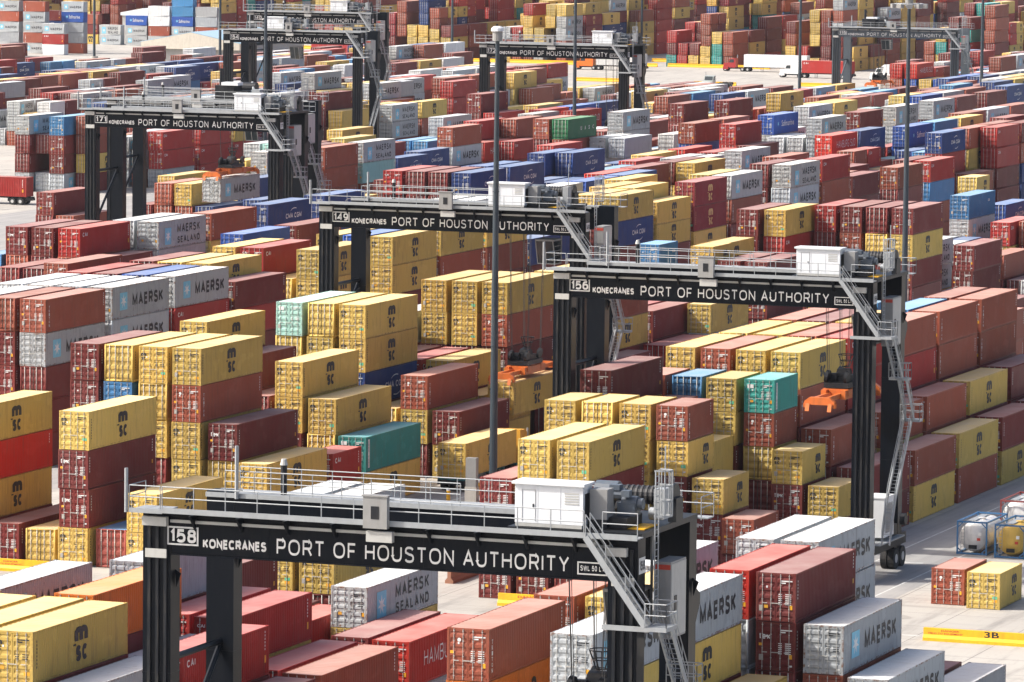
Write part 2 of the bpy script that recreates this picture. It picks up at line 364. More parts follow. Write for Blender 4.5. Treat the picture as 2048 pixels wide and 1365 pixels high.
for x0, x1, y0, y1 in ((-114.0, -104.0, 347, 470), (-157.0, -147.2, 350, 600), (-192.5, -176.5, 392, 680), (-221.8, -211.5, 440, 800), (-243.9, -240.2, 560, 960), (-83.2, -77.0, 240, 306), (-113.8, -105.0, 240, 306), (-330, -296, 560, 1110)):
    sheet(ln, x0, y0, x1, y1, 0.004)
structure('lane', ln.mesh('lane'), lane_material())
mk = MB()
for x, y0, y1 in ((-110.85, 348, 465), (-105.6, 352, 460), (-153.2, 352, 590), (-148.2, 352, 590), (-185, 395, 670), (-217, 445, 780), (-80.0, 242, 305)):
    sheet(mk, x - 0.08, y0, x + 0.08, y1, 0.008)
for y in (357.5, 364.5, 371.5, 378.5): sheet(mk, -110.6, y, -107.2, y + 0.35, 0.008)
for k in range(14): sheet(mk, -126 + k * 3.0, 343.2, -124.4 + k * 3.0, 343.45, 0.008)
structure('road_marking', mk.mesh('road_marking'), simple('road_white', (0.55, 0.55, 0.53), 0.8, var=0.4, scale=2))

# ------------------------------------------------------------------ containers: measured layout
W = 2.438; HSTD, HHC = 2.591, 2.896
L40, L20 = 12.192, 6.058
BX = {'R': -83.8, 'P': -114.5, 'Q': -157.7, 'S': -193.0, 'V': -222.2, 'A': -244.4, 'D': -276.2, 'F': -332.8}
PITCH = 2.92
BLOCK_WORDS = {'R': 'block under crane 158', 'P': 'block under crane 156', 'Q': 'block under crane 149', 'S': 'block just left of crane 149',
               'V': 'block right of crane 171', 'A': 'block under crane 171', 'D': 'block under crane 172', 'F': 'block under crane 154'}
STACKS = """
R 2 289.6 4 XXXX|R 3 289.8 4 HKKX|R 3 276.1 4 KMXX|R 3 262.4 4 KMXX|R 5 262.0 4 TOXM|R 5 275.6 4 TXXX|R 4 276.0 4 MXXX|R 3 303.6 4 KKXX
R 4 303.6 4 KKXX|R 1 289.5 4 KTX|R 0 289.1 4 KM|R 0 303.4 4 G|R 2 276.0 4 MX|R 1 276.0 4 M|R 5 289.4 4 KXXX|R 4 289.6 4 XX|R 5 303.6 4 X|R 1 303.4 4 X
P 2 251.0 4 MXXX|P 1 250.8 4 GXX|P 3 251.4 4 MXXX|P 4 251.4 4 MXXX|P 3 264.8 4 OXXX|P 2 264.8 s GXX|P 2 277.6 4 CMX|P 1 264.2 4 CXX|P 3 278.2 4 CXX
P 3 291.6 4 CX|P 2 298.6 s SMK|P 0 291.2 4 HG|P 0 277.2 4 TX|P 0 263.9 4 XX|P 1 278.0 4 CX|P 1 291.6 4 XX|P 4 307.6 4 KMXX|P 5 307.6 4 KMXX
P 5 265.0 4 KXXX|P 4 265.0 4 XXX|P 4 278.4 4 GXXX|P 5 278.4 4 GXX|P 5 293.0 4 XXX|P 4 293.0 4 XX
P 4 347.9 4 MMXX|P 3 347.9 4 MXXX|P 2 347.9 2 XX|P 5 347.9 4 XXX
P 5 361.3 2 MXMXX|P 4 361.3 2 MMXXX|P 3 361.3 2 MMMXX|P 2 361.3 2 TMXXX|P 1 361.0 2 MXX|P 0 359.2 2 TX
P 5 369.0 4 XMXXX|P 4 369.0 4 XXXX|P 3 369.0 4 MXX
P 5 382.0 2 TMMXX|P 4 382.2 2 BXMXX|P 3 381.8 2 MMXXX|P 2 382.2 2 ETMXX|P 1 380.4 2 MXX|P 0 380.6 2 MX|P 1 388.0 4 TXX|P 0 388.0 4 XX
P 5 389.3 4 MXXXX|P 4 389.3 4 TXXXX|P 3 389.3 4 MXXXX|P 2 389.0 4 MTXXX
P 0 401.4 4 TM|P 1 401.6 4 TMX|P 2 402.2 4 CCXXX|P 3 402.6 4 TXXXX|P 4 402.6 4 MXXXX|P 5 402.6 4 MXXXX
P 0 414.8 4 MT|P 1 415.0 4 TTX|P 2 415.7 4 TCXXX|P 3 416.0 4 MXXXX|P 4 416.0 4 XXXXX|P 5 416.0 4 TXXXX
P 0 428.2 4 XM|P 1 428.5 4 MXX|P 2 429.0 4 TTXXX|P 3 429.3 4 BMXXX|P 4 429.4 4 MXXX|P 5 429.4 4 LNXX
P 0 441.8 4 XM|P 1 442.0 4 XXX|P 2 442.4 4 TTXXX|P 3 442.7 4 TTXXX|P 4 442.8 4 XXXX|P 5 442.8 4 MMXX
P 4 456.2 4 XXXX|P 5 456.0 4 MTXX|P 3 456.2 4 TTXX|P 5 469.5 4 TXXX|P 4 469.8 4 XXXX
Q 2 350.4 4 MXXM|Q 0 349.8 4 MM|Q 3 350.8 2 M|Q 4 350.8 4 X|Q 1 350.8 4 J|Q 5 350.4 4 MRMX
Q 5 371.0 4 XXXMX|Q 4 371.0 4 MBXMX|Q 3 371.0 4 MMMXX|Q 2 371.0 4 MTMMX|Q 1 371.3 4 XMX|Q 0 370.6 4 MX|Q 0 384.0 2 CM
Q 2 391.5 4 MMXX|Q 1 391.5 4 MMX|Q 0 391.0 4 EM|Q 3 391.5 4 XXX|Q 4 392.0 4 XXXX|Q 5 392.0 4 MXXXX
Q 5 412.3 4 LMXXX|Q 4 412.3 4 MMXXX|Q 3 412.3 4 MMNXX|Q 2 412.3 4 MX|Q 1 412.1 4 TMX|Q 0 412.1 4 XM
Q 1 425.3 4 MM|Q 2 425.3 4 MXX|Q 3 425.3 4 CXX|Q 4 426.0 4 XXX|Q 5 426.0 4 MMXX
Q 4 439.2 4 MMXXX|Q 3 439.2 4 MMXXX|Q 2 439.2 4 MTXXX|Q 5 439.2 4 KTXX|Q 1 445.2 4 XX|Q 0 447.0 4 X
Q 5 452.8 4 CXXX|Q 4 452.8 4 CMXX|Q 3 452.8 4 LXXX|Q 2 452.8 4 MMTXX|Q 1 458.6 4 XX|Q 0 460.4 4 T
Q 5 466.2 4 CXX|Q 4 466.2 4 XXX|Q 3 466.2 4 MXX|Q 2 466.2 4 TMXX|Q 5 479.8 4 MXX|Q 4 479.8 4 TXX|Q 3 479.8 4 CXX|Q 2 479.8 4 XXX|Q 5 500.2 2 MC|Q 5 493.4 2 C
Q 5 507.2 2 BXMXX|Q 4 507.2 2 XXXX|Q 3 507.2 2 MMMMX|Q 2 507.2 4 XXXX|Q 1 507.2 4 XXXX
Q 5 540.6 4 XXXXX|Q 4 541.2 4 MCXXX|Q 5 527.0 4 MXXX|Q 4 527.0 4 MXX|Q 3 530.0 4 TXX|Q 2 530.0 4 CXX
Q 3 550.4 4 CXXXX|Q 2 550.4 4 XTXXX|Q 1 550.4 4 XMXXX|Q 0 550.4 4 XMXXX
Q 3 613.4 4 MX|Q 2 613.6 4 CMX|Q 5 618.0 4 TX|Q 5 604.6 4 TX|Q 4 600.4 2 XX|Q 5 630.0 2 MMMMX|Q 4 616.0 4 BKEX|Q 5 644.0 4 NNX|Q 4 660.0 4 EBXX|Q 3 645 4 CXX|Q 2 627.2 4 MX|Q 1 600 4 TX|Q 0 600 4 X
S 0 404.8 4 TKXXX|S 1 404.8 4 TXXXX|S 2 404.8 4 WXXXX|S 0 418.4 4 KKXXX|S 1 418.4 4 KXXXX|S 2 418.4 4 WXXXX|S 3 418.4 4 WXXXX|S 0 432.0 4 KCXXX|S 1 432.0 4 ZXXXX
S 2 432.0 4 XXXXX|S 3 432.0 4 CXXXX|S 4 432.0 4 XXXX|S 0 445.6 s XCXXX|S 1 446.5 4 MXXXX|S 2 446.5 4 MXXXX|S 3 446.5 4 XXXXX|S 4 446.5 4 XXXX
S 2 466.0 4 CXXXX|S 3 466.0 4 MXXXX|S 0 466.2 4 MMXXX|S 1 466.2 4 MXXX|S 4 466.0 4 XXXX|S 5 466 4 XXXX
S 0 485.2 4 MMXXX|S 1 485.2 4 ZXXXX|S 2 485.2 4 MXXXX|S 3 485.2 4 MXXX|S 0 498.6 4 MTXXX|S 1 498.8 4 CMXX|S 2 498.8 4 XXXX|S 0 512.0 4 MTXXX|S 1 512.2 4 XXXX|S 2 512.2 4 MXXX|S 0 525.5 4 NXXX|S 1 525.5 4 XXXX
S 0 553.9 4 MNXXX|S 1 553.9 4 MXXXX|S 2 553.9 4 CXXX|S 3 553.9 4 NXXX|S 0 567.4 s MMXXX|S 1 567.6 4 MMXXX|S 2 567.4 4 MXXXX|S 3 580.8 4 MXXXX|S 0 580.8 4 YYMXX|S 1 581.2 4 MXXX|S 2 581.2 4 CXXX
S 0 594.8 4 KTXXX|S 1 594.8 4 MXXXX|S 2 594.8 4 BXXX|S 0 618.4 4 SKXXX|S 1 618.4 4 XXXXX|S 2 618.4 4 XXXX|S 0 631.9 4 CTXXX|S 1 632 4 XXXX|S 0 645.4 4 XXXX|S 1 645.4 4 TXXX|S 0 666.0 4 TXXX|S 0 682.0 4 CBTT|S 1 682 4 XCTT
V 0 466.0 4 XXTX|V 1 466.0 4 XTXX|V 0 479.4 4 XTXX|V 1 480.1 4 CTXXX|V 2 480.1 4 XXTXX|V 3 480.1 4 XTXXX|V 4 480.1 4 BKXX|V 0 493.0 4 SKXXX|V 1 493.5 4 KKXXX|V 2 493.6 4 WXXX|V 3 493.6 4 ZXXX|V 0 506.6 4 TMXXX|V 1 507.0 4 KXXX|V 2 507.0 4 BTXX|V 3 507 4 TXX
V 3 566.0 4 GNXX|V 0 583.6 4 NNXXX|V 1 583.6 4 XXXXX|V 2 583.6 4 XXXXX|V 3 583.6 4 CXXXX|V 0 597.2 4 NNXXX|V 1 597.2 4 NXXXX|V 2 597.2 4 TXXX|V 0 628.0 4 CN|V 1 614.6 4 NNXX|V 2 625.5 4 NTXXX|V 3 625.5 4 KCXX|V 0 614.4 4 NBXX|V 0 641.6 4 TCXX|V 1 628.2 4 NNXXX|V 1 641.8 4 BKXX
V 0 670.0 4 KNXX|V 1 670.0 4 KKXX|V 0 686.0 4 SCXX|V 1 686 4 CXXX|V 0 727.0 4 KKXXX|V 1 727 4 KXXX|V 0 746.0 4 XZXXX|V 1 740.6 4 TXXX|V 0 765.4 4 SKXXX|V 1 765.4 4 CXXX|V 0 786.0 4 KXXXX|V 0 799.4 4 XHXXX|V 1 799.4 4 XXXX|V 0 817.6 4 XKXXX|V 1 817.6 4 SXXX|V 2 727 4 WXXX|V 2 765.4 4 KXXX|V 2 746 4 CXXX|V 2 786 4 BXXX
A 3 704.2 4 UTXXX|A 4 704.2 4 TXXXX|A 3 728.0 4 KGXXX|A 4 728 4 XTXX|A 5 728 4 WXXX|A 3 756.0 4 XXXXX|A 2 769.4 4 XXXXX|A 0 746.0 4 MXXX|A 2 712 4 SSXX|A 1 712 4 GKXX|A 0 725.6 4 SXXX|A 2 796.0 4 MXXXX|A 1 782.6 4 XKXX|A 2 690 4 CXXX|A 1 690 4 NXX|A 0 700 4 NNX|A 0 686 4 KNX
A 1 640 4 MXX|A 0 640 4 KMX|A 2 640 4 CXX|A 3 640 4 MXX|A 4 640 4 XX|A 2 612 4 MTX|A 3 612 4 MX|A 4 612 4 KX|A 1 612 4 TX|A 3 597 4 MX|A 2 598 4 TM|A 4 597 4 MK|A 5 606 4 NNX|A 5 592.5 4 NN|V 0 522 4 NNNXX|V 1 522 4 NXXX|V 0 538 4 NNXXX
D 4 606.0 4 XXX|D 3 606 4 TT|D 2 630.0 4 TTX|D 1 630 4 MTX|D 0 630 4 NB|D 3 630 4 XX|D 0 644 4 NNX|D 1 606 4 N|D 4 644 4 MMX|D 4 673 4 SXXX|D 3 673 4 LXXX|D 2 673 4 TXMX|D 5 673 4 XXX|D 2 690 4 MXMX|D 3 690 4 TXX|D 1 690 4 MXX|D 2 744.0 4 CCXX|D 0 744 4 CTX|D 5 768.0 4 XXXXX|D 4 768 4 CMXX|D 2 768 4 KMXX
F 5 722.8 4 SXXK|F 4 724 4 XXK|F 3 722.8 4 BXXK|F 2 726 4 TTMX|F 0 836.0 4 SSX|F 0 850 4 MTX|F 1 813.0 4 XXXX|F 0 813 4 MMX|F 3 822.0 4 KXXXX|F 0 790 4 TSX|F 2 822 4 MXXX|F 1 836 4 MSX|F 4 764 4 XCXX|F 5 764 4 GXXX|F 4 828 4 GMXX|F 3 850 4 KMXX|F 4 850 4 MXXX
"""
items = []          # [x_left, y_front, z, L, H, code, block, row, tier, tiers, rotated]
for part in STACKS.replace('\n', '|').split('|'):
    t = part.split()
    if not t: continue
    b, r, y, size, codes = t[0], int(t[1]), float(t[2]), t[3], t[4]
    L = L20 if size == '2' else L40; H = HHC if size == '4' else HSTD
    xr = BX[b] - PITCH * r; n = len(codes)
    for k, c in enumerate(codes):
        items.append([xr - W + rnd.uniform(-.05, .05), y + rnd.uniform(-.06, .06), (n - 1 - k) * H + 0.012 * (n - k), L, H, c, b, r, n - k, n, 0, 1])
def occupied(x, y0, y1):
    return any(abs(i[0] - x) < W and i[1] < y1 + 0.2 and i[1] + i[3] > y0 - 0.2 for i in items)
# yard beyond the measured stacks, block by block
MIX = {'mid': 'XXXTTTCMMMKKKSSNNBHLZXT', 'grey': 'KKSXXXTTCMMNBGWCXTK', 'far': 'XXXXXTTMMMMMMMMCCKNEYX'}
ZONES = [('P', 3, 6, 484, 500, 'mid', 3, 4), ('Q', 0, 6, 462, 560, 'mid', 2, 4), ('Q', 0, 6, 562, 740, 'mid', 2, 3), ('S', 0, 6, 440, 800, 'mid', 4, 5), ('V', 0, 5, 510, 690, 'mid', 3, 4), ('V', 0, 5, 690, 880, 'mid', 3, 5), ('A', 0, 6, 650, 735, 'mid', 2, 3), ('A', 0, 6, 735, 1180, 'mid', 3, 4),
         ('D', 0, 6, 655, 880, 'mid', 2, 4), ('D', 0, 6, 882, 960, 'grey', 1, 3), ('D', 0, 6, 985, 1180, 'mid', 3, 4), ('F', 0, 6, 740, 930, 'grey', 2, 4), ('F', 0, 6, 932, 1010, 'grey', 1, 2), (-364.0, 0, 6, 790, 1020, 'grey', 2, 3), (-395.0, 0, 6, 830, 1060, 'grey', 2, 3), (-425.0, 0, 6, 870, 1100, 'grey', 2, 3),
         (-457.0, 0, 6, 930, 1045, 'grey', 1, 3), (-489.0, 0, 6, 980, 1045, 'grey', 1, 3), (-505.0, 0, 6, 1046, 1100, 'grey', 1, 1)]
fx = -318.0
while fx > -800:
    ZONES.append((fx, 0, 6, (1176 if fx > -330 else 1206) if fx > -470 else 1330, 1440, 'far', 3, 6)); fx -= 30.5 if len(ZONES) % 2 else 43.0
for zi, (b, r0, r1, y0, y1, mix, n0, n1) in enumerate(ZONES):
    bx = BX[b] if isinstance(b, str) else b
    for r in range(r0, r1):
        x = bx - PITCH * r - W; y = y0 + rnd.uniform(0, .4); prev = rnd.randint(n0, n1); run = rnd.choice(MIX[mix])
        while y < y1:
            if not (x > -.262 * y + 12 or x < -.49 * (y + 14) - 20) and not occupied(x, y, y + L40):
                prev = min(n1, max(n0, prev + rnd.choice((-1, -1, 0, 0, 1, 1))))
                n = prev if rnd.random() < .86 else max(1, n0 - 1)
                if rnd.random() > .06 or mix == 'far':
                    two = rnd.random() < .16
                    for q in range(2 if two else 1):
                        for k in range(n):
                            if rnd.random() < .6: run = rnd.choice(MIX[mix])
                            H = HSTD if two else HHC
                            items.append([x + rnd.uniform(-.10, .10), y + q * 6.25 + rnd.uniform(-.09, .09), k * H + 0.012 * (k + 1), L20 if two else L40, H, run, b, r, k + 1, n, 0, 0])
            y += 13.45 + rnd.choice((0, 0, 0, 0.8))
# stacks that show their long side, beside the shed far behind
SIDEON = """-573.7 1190 TKKTK|-565.6 1184 KCW|-565 1194 KZGGT|-581 1190 KTKGK|-582 1202 NNNN|-575 1202 XNNT|-580.5 1250 SK|-573 1250 ZKK|-566.5 1250 WWTK|-559.8 1250 BBZKK|-553 1250 GGTX|-588 1252 TXM|-546 1252 XT|-539 1254 MX"""
for part in SIDEON.split('|'):
    t = part.split(); n = len(t[2])
    for k, c in enumerate(t[2]):
        items.append([float(t[0]), float(t[1]), (n - 1 - k) * HSTD + .012 * (n - k), L20, HSTD, c, 'side', 0, n - k, n, 1, 0])
# container lying across the yard lifted by the cranes, or standing singly on the ground near the front
SINGLES = [('T', -98.4 - W, 358.4, 0.02, L20, HSTD), ('M', -95.5 - W, 357.4, 0.02, L20, HSTD)]
LIFTED = [('M', -157.5 - W, 424.8, 4.22, L40, HHC, 'weathered mustard yellow container hanging from orange spreader of crane 149'),
          ('K', -254.9 - W, 583.9, 9.88, L40, HHC, 'pale grey container hanging high from the orange spreader behind crane 171')]
# ------------------------------------------------------------------ what the camera sees of each container (ranks the 300 that show largest)
def project(p):
    p = np.asarray(p, float) - np.array([0, 0, CAM_Z])
    a = p @ np.array(RX); b = p @ np.array(RD); c = p @ np.array(RF)
    return np.stack([10454.02 / 2 * a / c + 512, 10454.02 / 2 * b / c + 341], -1)
def rank(its):
    idm = np.full((682, 1024), -1, np.int32)
    order = sorted(range(len(its)), key=lambda i: (-its[i][1], its[i][0], its[i][2]))
    for i in order:
        x, y, z, L, H = its[i][:5]; lx, ly = (L, W) if its[i][10] else (W, L)
        P = project([(x, y, z), (x + lx, y, z), (x + lx, y, z + H), (x, y, z + H), (x + lx, y + ly, z), (x + lx, y + ly, z + H), (x, y + ly, z + H)])
        if P[:, 0].max() < 0 or P[:, 0].min() > 1023 or P[:, 1].max() < 0 or P[:, 1].min() > 681: continue
        for q in ((0, 1, 2, 3), (1, 4, 5, 2), (3, 2, 5, 6)):
            Q = P[list(q)]
            x0, y0 = np.floor(Q.min(0)).astype(int); x1, y1 = np.ceil(Q.max(0)).astype(int)
            x0, x1, y0, y1 = max(x0, 0), min(x1, 1023), max(y0, 0), min(y1, 681)
            if x1 < x0 or y1 < y0: continue
            xs, ys = np.meshgrid(np.arange(x0, x1 + 1) + .0, np.arange(y0, y1 + 1) + .0)
            ins = np.ones(xs.shape, bool); sgn = 0
            for k in range(4):
                a, b = Q[k], Q[(k + 1) % 4]
                cr = (b[0] - a[0]) * (ys - a[1]) - (b[1] - a[1]) * (xs - a[0])
                ins &= cr <= 0
            idm[y0:y1 + 1, x0:x1 + 1][ins] = i
    return np.bincount(idm[idm >= 0], minlength=len(its))
shown = rank(items)
order = sorted(range(len(items)), key=lambda i: -shown[i])
pick = set([i for i in order if not items[i][10]][:288]) if len(order) > 288 else set(order)
print('containers', len(items), 'seen', int((shown > 0).sum()), 'smallest single', min(shown[i] for i in pick))

# ------------------------------------------------------------------ container meshes
def corr(mb, L, lo, hi, zlo, zhi, xo, xi, flip):
    """corrugated sheet in the plane x = xo..xi running along y"""
    n = round((hi - lo) / 0.278); p = (hi - lo) / n; pts = []
    for k in range(n):
        y = lo + k * p; pts += [(xo, y), (xo, y + .26 * p), (xi, y + .5 * p), (xi, y + .76 * p)]
    pts.append((xo, hi)); b = len(mb.v)
    for x, y in pts: mb.v += [(x, y, zlo), (x, y, zhi)]
    for k in range(len(pts) - 1):
        q = (b + 2 * k, b + 2 * k + 2, b + 2 * k + 3, b + 2 * k + 1)
        mb.f.append(tuple(reversed(q)) if flip else q); mb.m.append(0)
def m_side(L, H, right):
    mb = MB(); corr(mb, L, .13, L - .13, .15, H - .09, W - .008 if right else .008, W - .046 if right else .046, not right); return mb.mesh('side_wall')
def m_roof(L, H):
    mb = MB(); n = round((L - .2) / .56); p = (L - .2) / n; b = 0; pts = []
    for k in range(n): y = .1 + k * p; pts += [(y, H - .016), (y + .35 * p, H - .016), (y + .45 * p, H - .030), (y + .9 * p, H - .030)]
    pts.append((L - .1, H - .016))
    for y, z in pts: mb.v += [(.05, y, z), (W - .05, y, z)]
    for k in range(len(pts) - 1): mb.f.append((2 * k, 2 * k + 1, 2 * k + 3, 2 * k + 2)); mb.m.append(0)
    return mb.mesh('roof')
def m_end(L, H):
    mb = MB(); tmp = MB(); corr(tmp, W, .1, W - .1, .15, H - .1, L - .01, L - .045, False)
    mb.v = [(y, x, z) for x, y, z in tmp.v]; mb.f = [tuple(reversed(f)) for f in tmp.f]; mb.m = tmp.m
    mb.box(.05, .12, .10, W - .05, L - .1, .15)
    return mb.mesh('end_wall')
def m_frame(L, H):
    mb = MB()
    for x0, x1 in ((0, .11), (W - .11, W)):
        for y0, y1 in ((.0, .14), (L - .14, L)):
            mb.box(x0 + (.004 if x0 == 0 else 0), y0 + .004, .1, x1 - (.004 if x0 else 0), y1 - .004, H - .1)
            cx0, cx1 = (0, .178) if x0 == 0 else (W - .178, W); cy0, cy1 = (0, .162) if y0 == 0 else (L - .162, L)
            mb.box(cx0, cy0, 0, cx1, cy1, .118); mb.box(cx0, cy0, H - .118, cx1, cy1, H)
    for x0, x1 in ((.004, .06), (W - .06, W - .004)):
        mb.box(x0, .15, H - .09, x1, L - .15, H - .012); mb.box(x0, .15, .03, x1, L - .15, .15)
    for y0, y1 in ((.01, .09), (L - .09, L - .01)):
        mb.box(.178, y0, H - .125, W - .178, y1, H - .014); mb.box(.178, y0, .02, W - .178, y1, .17)
    return mb.mesh('frame')
def m_door(H, right):
    mb = MB(); x0, x1 = (.115, W / 2 - .012) if not right else (W / 2 + .012, W - .115); z0, z1 = .175, H - .13
    for a, b in ((x0, x0 + .07), (x1 - .07, x1)): mb.box(a, .022, z0, b, .06, z1)
    mb.box(x0 + .07, .022, z0, x1 - .07, .06, z0 + .07); mb.box(x0 + .07, .022, z1 - .07, x1 - .07, .06, z1)
    a, b = x0 + .07, x1 - .07; n = 5; p = (z1 - z0 - .14) / n; prof = [(.062, z0 + .07)]
    for k in range(n):
        z = z0 + .07 + k * p; prof += [(.062, z + .10 * p), (.020, z + .30 * p), (.020, z + .62 * p), (.062, z + .84 * p)]
    prof.append((.062, z1 - .07)); s = len(mb.v)
    for y, z in prof: mb.v += [(a, y, z), (b, y, z)]
    for k in range(len(prof) - 1): mb.f.append((s + 2 * k, s + 2 * k + 1, s + 2 * k + 3, s + 2 * k + 2)); mb.m.append(0)
    mb.box(x0 + .03, .09, z0, x1 - .03, .10, z1)
    return mb.mesh('door')
def m_rod(H, x, hand):
    mb = MB(); mb.tube((x, -.004, .06), (x, -.004, H - .05), .019, 6)
    for z in (.22, .75, 1.3, H - .75, H - .2): mb.box(x - .04, -.010, z, x + .04, .03, z + .05)
    if hand: mb.box(x - .02, -.035, 1.08, x + hand, -.012, 1.13)
    return mb.mesh('locking_rod')
RODX = {0: (.40, .93), 1: (W - .93, W - .40)}
def m_marking(code, H, right, v):
    mb = MB(); P = PRINT; ink = P[PAL[code][4]]; y = .012; X, Z = (1, 0, 0), (0, 0, 1)
    def dash(x, z, w, h, m): mb.mat(m); mb.face([(x, y, z), (x + w, y, z), (x + w, y, z + h), (x, y, z + h)])
    r = random.Random(hash((code, v, right)) % 9999 if False else ord(code) * 7 + v * 3 + right)
    if not right:
        if code in 'MY':
            mb.mat(ink); stext(mb, 'm', (.17, y, H - .80), X, Z, .27, .44, .32); stext(mb, 'sc', (.19, y, H - 1.06), X, Z, .22, .40, .30, .2)
        elif code == 'X' and v != 1: mb.mat(ink); stext(mb, 'tex', (.20, y, H - 1.02), X, Z, .36, .68, .2)
        elif code == 'C': mb.mat(ink); mb.text('CAI', (.22, y, H - .62), X, Z, .20, .50, .02)
        elif code in 'TU': mb.mat(ink); mb.face([(.70 + .11 * math.cos(t * .785), y, H - .66 + .11 * math.sin(t * .785)) for t in range(8)])
        elif code in 'HEL': dash(.25, H - .70, .5, .3, P['white_print'])
        if r.random() < .8: dash(.62, H - .9, .1, .12, P['white_print'])
        if r.random() < .7: dash(.20, .62, .26, .34, P['grey_sticker'])
        if r.random() < .35: dash(.50, .8, .24, .2, P['orange_sticker'])
        if code in 'XTC' and r.random() < .6: dash(.18, H - 1.42, .24, .16, P['orange_sticker'])
    else:
        x0 = W / 2 + .16
        for k, z in enumerate((H - .50, H - .62)): dash(x0 + .12, z, .72 - .4 * k, .07, ink)
        for k in range(6):
            z = 1.62 - k * .12
            if code in 'MKSWLG' and k > 2: continue
            dash(x0, z, .22, .05, ink); dash(x0 + .42, z, .36, .05, ink)
        if code in 'MY':
            if v == 0: dash(W - .55, .72, .36, .20, P['green_sticker'])
            if v != 2: dash(W - .55, .50, .36, .20, P['orange_sticker'])
            if v == 2: dash(W - .55, .62, .36, .24, P['green_sticker'])
        elif r.random() < .7: dash(W - .42, .75, .22, .26, P['orange_sticker'])
        if r.random() < .5: dash(W - .36, .28, .16, .10, P['white_print'])
    if not mb.f: dash(.3, .4, .1, .1, P['white_print'])
    return mb.mesh('marking')
def star(mb, y, z, w, h, x):
    c = Vector((x + .004, y + w / 2, z + h / 2)); n = 7; r = min(w, h) * .42
    for k in range(n):
        a = math.pi / 2 + 2 * math.pi * k / n
        def q(t, rr): return (c.x, c.y + rr * math.cos(t), c.z + rr * math.sin(t))
        mb.face([tuple(c), q(a - math.pi / n, r * .36), q(a, r), q(a + math.pi / n, r * .36)])
